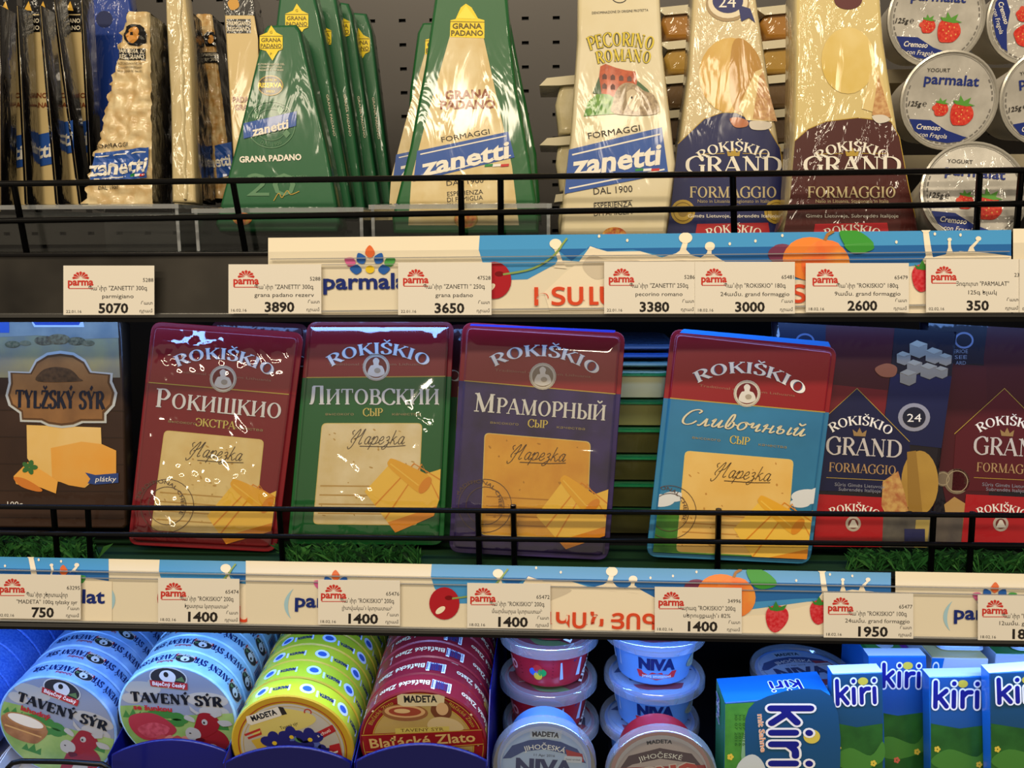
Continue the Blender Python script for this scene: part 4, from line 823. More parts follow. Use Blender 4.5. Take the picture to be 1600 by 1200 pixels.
# ------------------------------------------------------------ sliced cheese packs
FILM = clear('ffffff', .11, name='wrinkled_film')
def film_sheet(t, pl, C, seed, amp, dirn=.6, Yb=-.003):
    nu, nv = 70, 100; vs, fs = [], []; c, s_ = cos(dirn), sin(dirn)
    for j in range(nv + 1):
        for i in range(nu + 1):
            u, v = i / nu, j / nv; u2, v2 = .03 + u * .94, .03 + v * .94
            X = (C[0][0] * (1 - u2) + C[1][0] * u2) * (1 - v2) + (C[3][0] * (1 - u2) + C[2][0] * u2) * v2; Z = (C[0][1] * (1 - u2) + C[1][1] * u2) * (1 - v2) + (C[3][1] * (1 - u2) + C[2][1] * u2) * v2
            a, b = X * c + Z * s_, -X * s_ + Z * c
            n1 = 1 - abs(noise.noise(V((a * 95 + seed, b * 14, seed)))) * 2; n2 = 1 - abs(noise.noise(V((a * 26 - seed, b * 55, 4 + seed)))) * 2
            m = max(0, noise.noise(V((X * 18, Z * 18, seed + 7))) + .25)
            e = min(1, min(u, 1 - u, v, 1 - v) * 14)
            vs.append((X, Yb * (.35 + .65 * e) - amp * e * (max(0, n1 - .55) * 1.7 + max(0, n2 - .6) * 1.3) * m, Z))
    for j in range(nv):
        for i in range(nu): a = j * (nu + 1) + i; fs.append((a, a + 1, a + nu + 2, a + nu + 1))
    mesh('film_wrap', vs, fs, FILM, None, t, True)
FL2 = Z2 + .003
def hwr(f, x, y, w, rot, m, lay=7, s='Нарезка', h=27): f.text(s, x, y, h * .9, m, lay, 'lettering', font='hand', w=w, rot=rot, shear=.3)
def sliced(label, tl, tr, br, bl, Y, band, base, base2, title, ty, tw, trot, win, cheese, rk, med, nz, ill, sub=None, tilt=13, handtitle=False, stampc=None, top=None, film=3, extra=None, holes=None, wrap=None):
    b = ((bl[0] + br[0]) / 2, (bl[1] + br[1]) / 2); tm = ((tl[0] + tr[0]) / 2, (tl[1] + tr[1]) / 2)
    pl = Plane(b, Y, tilt, 0, tm); t = thing('sliced_cheese_pack', label, 'cheese pack', 'sliced cheese packs', pl.M)
    C = [pl.loc(*p) for p in (tl, tr, br, bl)]
    def rq(C, r, n=5):
        out = []
        for i in range(4):
            p, a, c = V(C[i]), V(C[i - 1]), V(C[(i + 1) % 4]); d1 = (a - p).normalized(); d2 = (c - p).normalized()
            p1, p2 = p + d1 * r, p + d2 * r
            for k in range(n + 1): u = k / n; out.append(tuple((1 - u) ** 2 * p1 + 2 * u * (1 - u) * p + u * u * p2))
        return out
    O = rq(C, .011)
    l0, l1 = pl.loc(*band[0]), pl.loc(*band[1]); no = V((-(l1[1] - l0[1]), l1[0] - l0[0])).normalized()
    red = mat('8e161d', film, rough=.35); red2 = mat('6e1018', film, rough=.35)
    H = .0042
    prism('tray', O, [(.007, -.0001), (.0055, .0006), (.0048, .003), (.0042, H), (.0006, H), (0, H + .0004), (0, H + .0016), (.004, H + .002), (.008, .016), (.014, .017)], [red, base, mat('c9c4b4', 1)], t,
          pick=lambda x, y, z: (2 if y > H + .0018 else (0 if (V((x, z)) - V(l0)).dot(no) > 0 else 1)), split=[(l0, tuple(no))], smooth=True)
    cut = []
    for p, q in ((tl, bl), (bl, br), (br, tr)):
        d = (V(q) - V(p)).normalized(); no2 = V((-d.y, d.x)); m_ = (V(tl) + V(br)) / 2
        if (m_ - V(p)).dot(no2) > 0: no2 = -no2
        cut.append((tuple(V(p) - no2 * 9), tuple(no2), True))
    f = Face(t, plane_map(pl, .00016, -.0002), cut)
    f.line([(band[0][0] + 5, band[0][1]), (band[1][0] - 5, band[1][1])], 1.6, GOLD, 1, 'printed_band')
    f.text('ROKIŠKIO', rk[0], rk[1], 17.5, WHT, 5, font='serif', w=rk[2], arc=145, rot=rk[3], outline=mat('5a6a8c', 1), bold=.004, ow=.018)
    mx, my = med; f.ell(mx, my, 21, 21, mat('cfc8b8', 2), 3, 'printed_medallion'); f.ell(mx, my, 16.5, 16.5, mat('8a7a64', 2) if base2 else red2, 4, 'printed_medallion')
    f.poly([(mx - 13, my + 10), (mx - 9, my - 2), (mx - 4, my - 4), (mx - 5, my - 11), (mx, my - 15), (mx + 5, my - 11), (mx + 4, my - 4), (mx + 10, my - 1), (mx + 13, my + 10), (mx, my + 15)], mat('dcd6c8', 2), 5, 'printed_medallion', True); f.ell(mx + 2, my + 5, 5, 4, mat('a89c88', 2), 6, 'printed_medallion'); f.ring(mx, my, 20, 20, .8, mat('a09680', 1), 4, 'printed_medallion')
    if handtitle: f.text(title, ty[0], ty[1], 25, mat('d9cfae', 1), 6, font='hand', w=tw, rot=trot, shear=.32, outline=mat('5a5a50', 1), bold=.022, ow=.012, )
    else:
        first = title[0]; f.text(first, ty[0] - tw / 2 * cos(R(trot)), ty[1] - tw / 2 * sin(R(trot)), 29, mat('d6d4cc', 1), 6, font='serif', w=None, rot=trot, align='l', bold=.003)
        vs, fs, W = lettering(first, 'serif', .003); off = W * 29 + 3; a = -tw / 2 + off
        f.text(title[1:], ty[0] + a * cos(R(trot)), ty[1] + a * sin(R(trot)), 24, mat('d6d4cc', 1), 6, font='serif', w=tw - off, rot=trot, align='l', bold=.003)
    sx, sy, s_ = sub; f.text(s_, sx, sy, 12, mat('c9b45a', 1), 5, font='serif', w=len(s_) * 10.5, rot=trot, bold=.004)
    for q in (-1, 1): f.text('высокого' if q < 0 else 'качества', sx + q * 52 * cos(R(trot)), sy + q * 52 * sin(R(trot)) - 1, 4.5, mat('9a8a5a', 1), 4, w=44, rot=trot)
    f.text('Traditional cheese from Lithuania', mx, my - 3, 4, mat('a06a50', 1), 2, w=150, rot=trot)
    Wn = [V(p) for p in win]
    def rp(P, r, n=4):
        out = []
        for i in range(4):
            p = P[i]; d1 = (P[i - 1] - p).normalized(); d2 = (P[(i + 1) % 4] - p).normalized(); p1, p2 = p + d1 * r, p + d2 * r
            for k in range(n + 1): u = k / n; out.append(tuple((1 - u) ** 2 * p1 + 2 * u * (1 - u) * p + u * u * p2))
        return out
    f.poly(rp(Wn, 8), mat('d8c070', 1), 2, 'window_edge'); c = sum(Wn, V((0, 0))) / 4
    f.poly(rp([c + (p - c) * .985 for p in Wn], 8), cheese, 3, 'cheese_slices')
    rnd = random.Random(int(mx))
    hm = mat(holes or 'b8924a', film)
    for k in range(26):
        u, v = rnd.random() * .9 + .05, rnd.random() * .9 + .05; p = (Wn[0] * (1 - u) + Wn[1] * u) * (1 - v) + (Wn[3] * (1 - u) + Wn[2] * u) * v; f.ell(p.x, p.y, rnd.uniform(1, 3.4), rnd.uniform(.7, 1.6), hm, 4, 'cheese_slices', rot=rnd.uniform(0, 90), n=8)
    for k in range(4):
        v = .62 + k * .09; p, q = Wn[0] * (1 - v) + Wn[3] * v, Wn[1] * (1 - v) + Wn[2] * v; f.line([p + (q - p) * .04, q - (q - p) * .04], 2, mat(holes or 'b8924a', film), 4, 'cheese_slices')
    # drawn folded slices
    A = [V(p) for p in ill]; Y1, Y2, Y3 = mat('e3a92c', film), mat('d98a1e', film), mat('ecc04a', film)
    f.poly([tuple(p) for p in A], Y3, 5, 'printed_slices')
    for k in (1, 2):
        u = k / 3; f.line([A[5] * (1 - u) + A[4] * u, A[0] * (.75 - u * .4) + A[2] * (.25 + u * .4), A[2] * (1 - u) + A[3] * u], 2.2, Y2, 6, 'printed_slices')
    f.poly([tuple(A[4]), tuple(A[3]), tuple(A[3] * .8 + A[2] * .2), tuple(A[4] * .75 + A[5] * .25)], Y2, 6, 'printed_slices')
    e = A[1] + (A[3] - A[1]) * .25; d = (e - A[0]).normalized(); q = V((-d.y, d.x))
    f.poly([tuple(A[0] - q * 6), tuple(A[0] + (e - A[0]) * .5 - q * 12), tuple(e - q * 15), tuple(e + d * 6), tuple(e + q * 15), tuple(A[0] + (e - A[0]) * .5 + q * 13), tuple(A[0] + q * 8), tuple(A[0] - d * 5)], Y1, 7, 'printed_slices', True)
    f.ell(e.x, e.y, 7, 15, Y2, 8, 'printed_slices', rot=math.degrees(atan2(d.y, d.x))); f.line([tuple(A[0] + q * 3), tuple(e - d * 8 + q * 6)], 2, Y3, 8, 'printed_slices')
    hwr(f, *nz, mat('3c2a1c', 1))
    x, y = nz[0], nz[1]; f.line([(x - 26, y + 3), (x + 20, y + 4 + nz[3] * .4), (x + 46, y + 2 + nz[3] * .8)], 1, mat('3c2a1c', 1), 7)
    if stampc:
        for r in (42, 30): f.ring(stampc[0], stampc[1], r, r, .9, mat('5a4436', 1), 8, 'printed_stamp')
        f.text('TRADITIONAL CHEESE', stampc[0], stampc[1] - 33, 6, mat('5a4436', 1), 8, 'printed_stamp', w=110, arc=33, rot=20)
    if extra: extra(f, red)
    f.build()
    if wrap: film_sheet(t, pl, C, wrap[0], wrap[1], wrap[2])
    return t
# behind-pack fillers first
def flat_pack(label, x0, x1, y, h, Y, d, mtop, mbody, group, name='cheese_tub', rim=None, tz=None):
    a, b = WY(x0, y, Y), WY(x1, y, Y); w = b.x - a.x; z = a.z if tz is None else tz
    t = thing(name, label, 'cheese tub', group, Matrix.Translation(((a.x + b.x) / 2, Y, z)))
    P = rrect(-w / 2, 0, w / 2, d, .012)
    def loft(nm, rings, m):
        bm = bmesh.new(); rv = [[bm.verts.new((p[0], p[1], zz)) for p in inset(P, i)] for i, zz in rings]
        bm.faces.new(rv[0]); bm.faces.new(rv[-1])
        for r1, r2 in zip(rv, rv[1:]):
            for i in range(len(P)): bm.faces.new((r1[i], r1[(i + 1) % len(P)], r2[(i + 1) % len(P)], r2[i]))
        bmesh.ops.recalc_face_normals(bm, faces=bm.faces[:]); me = bpy.data.meshes.new(nm); bm.to_mesh(me); bm.free(); me.materials.append(m); return link(nm, me, t)
    loft('tub_body', [(.012, 0), (.006, .002), (.003, h - .003)], mbody); loft('tub_rim', [(.001, h - .0028), (0, h - .0022), (0, h - .0004), (.004, h)], rim or mbody); loft('lid_film', [(.004, h + .0002), (.006, h + .001)], mtop)
    return t
ORD = ('lowest', 'second', 'third', 'fourth', 'fifth', 'sixth', 'topmost')
for k in range(6):
    flat_pack('%s rectangular cheese tub of the stack between the purple and sky blue packs' % ORD[k if k < 5 else 6], 938, 1066, 0, .0268, .10, .12, mat('35744a', 2) if k < 5 else mat('9ab8a0', 3),
              mat('4a4a26', 2, mottled='5c5a2e', mscale=20) if k < 4 else mat('8f9058' if k == 4 else 'd8dcb4', 2), 'rectangular tubs between two sliced packs', rim=mat('1c8a54', 3), tz=Z2 + .0015 + k * .0285)
for k in range(3): flat_pack('%s thin film-covered pack on top of the rectangular tubs' % ('lower', 'middle', 'upper')[k], 930, 1075, 0, .006, .11, .12, mat(('6f9a8c', '3b66b4', '54688a')[k], 3), mat(('a8c0b0', '4a72b8', '6a7a94')[k], 2), 'thin packs on the tubs', name='thin_pack', tz=Z2 + .174 + k * .0085)
for k in range(11): flat_pack('%s flat white and blue pack in the stack beside the brown labelled pack' % ('lowest', 'second', 'third', 'fourth', 'fifth', 'sixth', 'seventh', 'eighth', 'ninth', 'tenth', 'topmost')[k], 176, 262, 0, .014, .11, .12,
    mat(('4a5a84', '27304a')[k % 2], 3), mat(('23283a', '8fa4cc', '2c2f3c', '3a4f8c', 'c9c08c', '1f2638')[k % 6], 2), 'flat packs beside the brown pack', name='flat_pack', tz=Z2 + .0015 + k * .0155)
def backer(label, tl, tr, br, bl, Y, m, m2, tilt=13):
    b = ((bl[0] + br[0]) / 2, (bl[1] + br[1]) / 2); pl = Plane(b, Y, tilt, 0, ((tl[0] + tr[0]) / 2, (tl[1] + tr[1]) / 2)); t = thing('sliced_cheese_pack', label, 'cheese pack', 'sliced packs standing behind others', pl.M)
    O = [pl.loc(*p) for p in (tl, tr, br, bl)]; r = []
    for i in range(4):
        p, a, c = V(O[i]), V(O[i - 1]), V(O[(i + 1) % 4]); d1 = (a - p).normalized() * .01; d2 = (c - p).normalized() * .01
        for k in range(5): u = k / 4; r.append(tuple((1 - u) ** 2 * (p + d1) + 2 * u * (1 - u) * p + u * u * (p + d2)))
    zs = pl.loc(tl[0], tl[1] + 92)[1]
    prism('tray', r, [(.005, 0), (.0045, .002), (0, .0025), (0, .004), (.006, .012)], [m, m2], t, pick=lambda x, y, z: 0 if z > zs else 1, split=[((0, zs), (0, 1))], smooth=True)
    f = Face(t, plane_map(pl, .0002, -.0001)); x = (tl[0] + tr[0]) / 2; f.text('ROKIŠKIO', x, tl[1] + 58, 16, WHT, 2, font='serif', w=150, arc=145); f.ell(x, tl[1] + 82, 20, 20, mat('cfc8b8', 2), 2, 'printed_medallion'); f.build(); return t
FR = mat('6e121a', 2)
backer('dark red sliced pack showing between the red and green packs, set further back', (330, 500), (480, 506), (462, 848), (300, 842), .085, FR, mat('5a1018', 2))
backer('second green sliced pack whose edge shows past the green one', (560, 522), (728, 524), (716, 843), (540, 841), .085, FR, mat('1a6b38', 2))
backer('brown-yellow sliced pack whose yellow edge shows left behind the purple pack', (720, 512), (920, 519), (898, 856), (703, 851), .06, FR, mat('b08a2c', 2))
backer('sky blue sliced pack hidden behind the purple pack except a strip', (700, 506), (850, 510), (840, 838), (690, 838), .10, FR, mat('7a6aa0', 2))
# brown labelled cheese
BR = mat('3a2518', 2, mottled='2c1a10', mscale=12, rough=.45)
pl = Plane((68, 826), .055, 11, 0, (62, 500)); t = thing('sliced_cheese_pack', 'brown sliced cheese pack with a wooden sign label and dark side edge', 'cheese pack', 'sliced cheese packs', pl.M)
prism('card_sleeve', [pl.loc(*p) for p in ((-70, 496), (184, 498), (190, 504), (197, 820), (192, 826), (-64, 824))], [(.002, 0), (.0006, .0008), (0, .0025), (0, .017), (.002, .019)], [BR, mat('3a2c20', 1)], t, pick=lambda x, y, z: 0 if y < .001 else 1, smooth=True)
f = Face(t, plane_map(pl, .00018, -.0001))
f.poly([(-66, 498), (184, 500), (188, 590), (-66, 590)], mat('85806a', 2, mottled='a8985e', mscale=22), 1, 'printed_landscape'); f.poly([(-66, 498), (184, 500), (186, 528), (120, 530), (60, 524), (-66, 530)], mat('7c8078', 2, mottled='a09c88', mscale=25), 2, 'printed_landscape')
for x, y, r, c in ((70, 532, 16, '5c4c34'), (92, 530, 18, '6a5434'), (120, 533, 14, '4f4830'), (138, 536, 10, '6a6040'), (40, 536, 9, '7a7250'), (20, 538, 12, '5c5a3c')): f.ell(x, y, r, r * .45, mat(c, 2, mottled='8a7a54', mscale=300), 3, 'printed_landscape')
f.poly([(48, 500), (130, 500), (132, 511), (54, 511)], mat('d8dce4', 2), 3, 'printed_crest'); f.poly([(50, 500), (128, 500), (124, 508), (56, 508)], mat('2a4a9c', 2), 4, 'printed_crest'); f.rect(-20, 500, 15, 520, mat('3a5aa0', 2), 3, 'printed_crest')
for k in range(5): f.line([(-60, 640 + k * 42), (193, 642 + k * 42)], 1.6, mat('2c1c14', 2), 1, 'printed_boards')
sg = [(13, 580), (46, 581), (56, 562), (74, 551), (95, 548), (116, 551), (134, 562), (144, 580), (177, 583), (176, 596), (184, 614), (180, 634), (167, 648), (167, 661), (130, 661), (116, 667), (97, 669), (76, 666), (64, 660), (32, 659), (31, 646), (14, 634), (9, 618), (14, 598)]
f.poly(sg, mat('b8b8ac', 2), 3, 'printed_sign'); cx, cy = 95, 612; f.poly([(cx + (x - cx) * .95, cy + (y - cy) * .93) for x, y in sg], mat('5a3c22', 2), 4, 'printed_sign'); f.poly([(cx + (x - cx) * .91, cy + (y - cy) * .87) for x, y in sg], mat('9a6c3c', 2, mottled='7a5430', mscale=20), 5, 'printed_sign')
f.poly([(60, 596), (66, 580), (82, 574), (96, 574), (112, 578), (124, 590), (126, 596)], mat('5a3f26', 2, mottled='3c2a1a', mscale=200), 6, 'printed_sign', True)
f.text('TYLŽSKÝ SÝR', 95, 638, 27, mat('161a28', 1), 7, font='serif', w=140, bold=.04, rot=1)
CS = mat('dfb25a', 2, mottled='e6c078', mscale=12)
f.poly([(42, 664), (158, 668), (159, 696), (159, 740), (133, 762), (90, 752), (60, 740), (43, 716)], CS, 2, 'printed_cheese'); f.poly([(80, 700), (128, 690), (160, 694), (182, 704), (182, 742), (140, 752), (132, 762), (108, 758), (82, 748)], mat('e39a34', 2, mottled='e0a850', mscale=12), 3, 'printed_cheese')
f.poly([(22, 744), (44, 722), (74, 740), (91, 752), (88, 771), (60, 760), (66, 768), (50, 764), (26, 756)], mat('e8a848', 2), 4, 'printed_cheese'); f.poly([(22, 746), (40, 748), (66, 764), (60, 768), (34, 760)], mat('d07a2c', 2), 5, 'printed_cheese', True)
for a in range(0, 360, 72): f.ell(47 + 7 * cos(R(a)), 730 + 6 * sin(R(a)), 6, 4, mat('3a6a34', 2), 6, 'printed_leaf', rot=a, n=10)
f.poly([(134, 738), (150, 742), (186, 739), (186, 754), (150, 757), (138, 755), (142, 748)], mat('2c4480', 2), 6, 'printed_ribbon'); f.text('plátky', 166, 752, 8, WHT, 7, w=32, shear=.2, rot=-1); f.text('100g', 24, 792, 9, WHT, 3, w=24); f.build()
HOLD = []
ill_ = lambda x, y: [(x, y), (x + 38, y + 22), (x + 84, y + 12), (x + 74, y + 84), (x + 6, y + 104), (x - 34, y + 42)]
sliced('dark red sliced cheese pack in glossy wrinkled film', (234, 501), (473, 519), (429, 864), (196, 852), .037, ((222, 597), (466, 617)), mat('78101a', 2, rough=.35), 0, 'РОКИШКИО', (341, 645), 196, 5.5,
       [(257, 672), (413, 687), (397, 838), (236, 828)], mat('d9bd7a', 1, mottled='e0c98a', mscale=40), (352, 562, 152, 6), (349, 592), (335, 716, 86, 6), [(367, 754), (412, 776), (443, 762), (438, 826), (354, 850), (324, 806)], (337, 668, 'ЭКСТРА'), stampc=(262, 790), wrap=(3.1, .0046, .5), film=2)
sliced('green sliced cheese pack with thick shiny film edge', (478, 501), (709, 501), (692, 853), (447, 851), .046, ((464, 590), (712, 588)), mat('145c2a', 2, rough=.35), 0, 'ЛИТОВСКИЙ', (585, 632), 202, 0,
       [(503, 661), (660, 661), (653, 821), (489, 819)], mat('d6bf86', 1, mottled='e3d2a6', mscale=30), (592, 553, 155, 0), (588, 574), (588, 694, 88, 0), [(612, 722), (660, 742), (704, 728), (678, 806), (618, 832), (570, 768)], (583, 650, 'СЫР'), wrap=(8.4, .0046, -.35), film=2)
def ex_p(f, red): f.poly([(736, 506), (962, 516), (960, 520), (734, 509)], mat('3a3a9c', 2), 1, 'printed_edge')  # blue strip light on the top flange, painted in as colour
sliced('purple sliced cheese pack with beige medallion', (722, 502), (978, 518), (951, 877), (700, 864), .024, ((712, 594), (972, 616)), mat('362760', 2, mottled='281c42', mscale=30, rough=.4), 1, 'МРАМОРНЫЙ', (843, 650), 205, 4,
       [(757, 676), (923, 690), (917, 842), (751, 836)], mat('dca43a', 2, mottled='cf9230', mscale=30), (853, 557, 166, 5), (848, 588), (838, 719, 90, 3), [(882, 748), (918, 776), (952, 764), (948, 836), (884, 858), (838, 806)], (840, 668, 'СЫР'), stampc=(758, 790), extra=ex_p, wrap=(5.5, .0016, .3), film=2, holes='b07a24')
def ex_b(f, red):
    f.poly([(1020, 800), (1292, 806), (1276, 880), (1014, 872)], mat('4f8a2c', 2, mottled='2c6a24', mscale=40), 1, 'printed_meadow')
    for x, y, r in ((1032, 782, 22), (1052, 776, 18), (1262, 776, 26), (1284, 770, 20), (1250, 786, 16)): f.ell(x, y, r, r * .45, mat('d8dce0', 2), 2, 'printed_cloud')
    f.poly([(1068, 514), (1294, 534), (1298, 542), (1062, 520)], mat('2f86d8', 2), 1, 'printed_edge')
sliced('sky blue sliced cheese pack with meadow and clouds', (1050, 512), (1311, 542), (1268, 883), (1010, 871), .022, ((1030, 621), (1304, 645)), mat('317da8', 2, rough=.4, mottled='276c96', mscale=10), 0, 'Сливочный', (1160, 672), 196, 6,
       [(1070, 704), (1240, 718), (1228, 870), (1056, 862)], mat('e0b35c', 2, mottled='e6c070', mscale=20), (1173, 584, 172, 7), (1167, 615), (1157, 748, 92, 5), [(1190, 780), (1240, 806), (1282, 794), (1264, 872), (1190, 892), (1146, 826)], (1155, 694, 'СЫР'), handtitle=True, extra=ex_b, stampc=(1046, 800), film=2, holes='c08a3c')
# cheese bags
def bag(label, o, Y, cx, navy, w, art):
    b = ((o[2][0] + o[3][0]) / 2, (o[2][1] + o[3][1]) / 2); tm = ((o[0][0] + o[1][0]) / 2, (o[0][1] + o[1][1]) / 2); pl = Plane(b, Y, 13, 0, tm); t = thing('hard_cheese_bag', label, 'cheese bag', 'hard cheese bags', pl.M)
    P = [pl.loc(*p) for p in o]; prism('pouch', P, [(.006, -.001), (.002, .001), (0, .004), (.0, .0046), (.01, .011)], [mat('140d18', 3), mat('7a86a0', 3)], t, pick=lambda x, y, z: 0 if y < .0035 else 1, smooth=True)
    f = Face(t, plane_map(pl, .00018, -.0011), [((o[3][0], o[3][1] - 5), (-(o[2][1] - o[3][1]) / (o[2][0] - o[3][0]), 1), True)]); X = lambda x: x + cx
    art(f, X)
    f.poly([(X(-4), 606), (X(78), 690), (X(82), 770), (X(-86), 766), (X(-80), 680)], navy, 3, 'printed_diamond'); f.line([(X(-82), 678), (X(-4), 607), (X(78), 690)], 1, GOLD, 4, 'printed_diamond')
    f.text('ROKIŠKIO', X(2), 664, 14, WHT, 5, font='serif', w=94, arc=75, rot=3, bold=.003); f.poly([(X(-9), 681), (X(-11), 671), (X(-4), 676), (X(0), 668), (X(4), 677), (X(11), 672), (X(9), 682)], mat('9a7a4a', 2), 5, 'printed_crown')
    f.text('GRAND', X(6), 712, 27, mat('c4bcb4', 1), 6, font='serif', w=118, rot=3); f.text('FORMAGGIO', X(4), 739, 14, mat('a8865a', 1), 6, font='serif', w=104, rot=3)
    f.line([(X(-52), 746), (X(50), 751)], .8, GOLD, 5); f.text('Sūris Gimęs Lietuvoje', X(0), 761, 5.5, mat('8a8a94', 1), 5, w=78, rot=3); f.text('Subrendęs Italijoje', X(0), 768, 5.5, mat('8a8a94', 1), 5, w=66, rot=3)
    f.poly([(X(-64), 772), (X(38), 777), (X(34), 880), (X(-74), 874)], mat('a81a20', 2), 4, 'printed_base'); f.text('ROKIŠKIO', X(-8), 799, 12, WHT, 6, font='serif', w=74, arc=80, rot=3, bold=.004); f.ell(X(-10), 818, 12, 12, mat('b0a494', 2), 5, 'printed_medallion'); f.ell(X(-10), 818, 8, 8, mat('6a2a24', 2), 6, 'printed_medallion'); f.poly([(X(-18), 824), (X(-12), 812), (X(-8), 812), (X(-2), 824)], mat('d0c8b8', 2), 7, 'printed_medallion')
    f.build(); return t
def art_b1(f, X):
    f.poly([(1215, 504), (1292, 508), (1290, 620), (1230, 600)], mat('1b2036', 2), 1, 'printed_panel'); f.poly([(1290, 508), (1397, 513), (1384, 640), (1286, 640)], mat('420e18', 2), 1, 'printed_panel'); f.poly([(1290, 600), (1386, 610), (1380, 660), (1286, 650)], mat('6e141c', 2), 1, 'printed_panel')
    f.poly([(1397, 513), (1490, 519), (1486, 590), (1391, 586)], mat('15131f', 2), 1, 'printed_panel'); f.poly([(1391, 584), (1486, 588), (1470, 700), (1376, 690)], mat('121840', 2), 2, 'printed_panel')
    f.ring(1257, 534, 15, 13, 3, mat('5a6a8c', 2), 3, 'printed_badge')
    for x, y, s in ((1411, 560, 11), (1434, 546, 14), (1458, 556, 13), (1476, 562, 10), (1428, 574, 12), (1418, 590, 13), (1450, 580, 13), (1470, 582, 10)):
        f.poly([(x - s, y - s * .6), (x - s * .2, y - s), (x + s, y - s * .6), (x + s * .9, y + s * .6), (x + s * .1, y + s), (x - s, y + s * .6)], mat('8c8474', 2), 4, 'printed_cubes'); f.poly([(x - s, y - s * .6), (x - s * .2, y - s), (x + s, y - s * .6), (x, y - s * .2)], mat('a39c88', 2), 5, 'printed_cubes')
    f.poly([(1366, 576), (1384, 568), (1400, 574), (1396, 588), (1376, 588)], mat('9a5a3c', 2), 4, 'printed_cubes', True)
    f.ell(1427, 652, 25, 22, mat('8f8f9a', 2), 4, 'printed_badge'); f.ell(1427, 652, 18, 16, mat('15182c', 2), 5, 'printed_badge'); f.text('24', 1427, 659, 13, WHT, 6, 'printed_badge', w=22)
    f.ell(1436, 754, 29, 50, mat('b08a3c', 2, mottled='a07a34', mscale=20), 3, 'printed_cheese'); f.poly([(1416, 706), (1430, 704), (1440, 800), (1418, 798)], mat('94702e', 2), 4, 'printed_cheese')
    f.poly([(1378, 752), (1402, 736), (1412, 770), (1418, 798), (1384, 806), (1376, 790)], mat('c9a05c', 2, mottled='a8643a', mscale=160), 5, 'printed_cheese')
    f.poly([(1376, 806), (1456, 808), (1448, 864), (1372, 866)], mat('4a4642', 2, mottled='6a6458', mscale=30), 2, 'clear_window'); f.poly([(1430, 812), (1452, 812), (1446, 864), (1426, 864)], mat('b09a54', 2), 3, 'cheese_inside'); f.rect(1412, 826, 1444, 846, mat('2a2c54', 2), 4, 'cheese_inside')
def art_b2(f, X):
    f.poly([(1450, 505), (1542, 510), (1538, 570), (1449, 566)], mat('1a1420', 2), 1, 'printed_panel'); f.poly([(1542, 510), (1730, 520), (1700, 700), (1540, 690), (1536, 560)], mat('420e18', 2), 1, 'printed_panel'); f.poly([(1450, 566), (1540, 572), (1544, 780), (1480, 800), (1460, 700)], mat('471019', 2), 1, 'printed_panel')
    f.ring(1505, 532, 15, 13, 3, mat('7a84a0', 2), 3, 'printed_badge')
    for i, s in enumerate(('ERIOE', 'SEE', 'ARD')): f.text(s, 1500, 552 + i * 9, 6, mat('8f94a0', 1), 3, w=22 - i * 3)
    for x, y, r in ((1494, 752, 20), (1472, 748, 12)): f.ell(x, y, r, r, mat('7a6a54', 2), 3, 'printed_medal'); f.ring(x, y, r * .85, r * .85, 1.2, mat('a89878', 1), 4, 'printed_medal')
    f.poly([(1474, 788), (1490, 776), (1516, 792), (1518, 802), (1476, 802)], mat('b08a50', 2), 3, 'printed_cheese'); f.poly([(1462, 804), (1520, 804), (1516, 864), (1460, 864)], mat('4f4844', 2, mottled='6a6054', mscale=30), 2, 'clear_window'); f.poly([(1504, 804), (1518, 804), (1514, 864), (1500, 864)], mat('8a7a50', 2), 3, 'cheese_inside')
bag('burgundy hard cheese bag, cut by the picture edge, behind the navy one', [(1440, 503), (1744, 520), (1712, 862), (1440, 856)], .066, 1572, mat('54121c', 2), 0, art_b2)
bag('navy and burgundy hard cheese bag with cube picture, right beside the sky blue pack', [(1207, 501), (1498, 518), (1455, 860), (1222, 858)], .047, 1342, mat('11143a', 2), 0, art_b1)
# ------------------------------------------------------------ lower shelf: round boxes in feeders
def rbox(label, cx, cy, rpx, Y, roll, th, name, group, mlid, mside, face, side, tilt=-8, rimm=None, n=8):
    pl = Plane((cx, cy), Y, tilt); r = (pl.hit(cx + rpx, cy) - pl.B).length
    M0 = pl.M; M = M0 @ Matrix.Rotation(R(roll), 4, 'Y')
    t = thing(name, label[0], 'cheese box', group, M)
    lathe('box_shell', [(0, .0004), (r * .955, .0004), (r * .975, 0), (r, .0012), (r, th * .62), (r * .992, th * .64), (r * .992, th), (0, th)], [mlid, mside, rimm or mside], t, idx=[0, 2, 2, 1, 1, 1, 1], n=64)
    def cm(x, y, l):
        d = hypot(x, y); q = min(1, 92.5 / d) if d else 1; return (x * q * r / 95, -.0001 * l, -y * q * r / 95)
    f = Face(t, cm); face(f); f.build()
    g = Face(t, side_map(r, .001, .00014, 0)); side(g, th * 1000, r * 1000); g.build()
    for k in range(1, n):
        copy_tree(t, M0 @ Matrix.Translation((random.uniform(-.0006, .0006), k * (th + .0016), random.uniform(-.0005, .0005))) @ Matrix.Rotation(R(roll + random.uniform(-9, 9)), 4, 'Y'), label[1] % ('second', 'third', 'fourth', 'fifth', 'sixth', 'seventh', 'eighth')[k - 1])
    return (M0.translation, r)
LB = mat('7fa6d8', 1, rough=.4, mottled='9cc0e4', mscale=50); NV = mat('16245c', 1); GR1, GR2 = mat('7a9a4a', 1, mottled='9ab060', mscale=30), mat('3f7a34', 1)
SKYG, CLD = mat('878c96', 1), mat('aea89a', 1); CR = mat('8f1f22', 1); BRN = mat('8a5a34', 1, mottled='a87444', mscale=60)
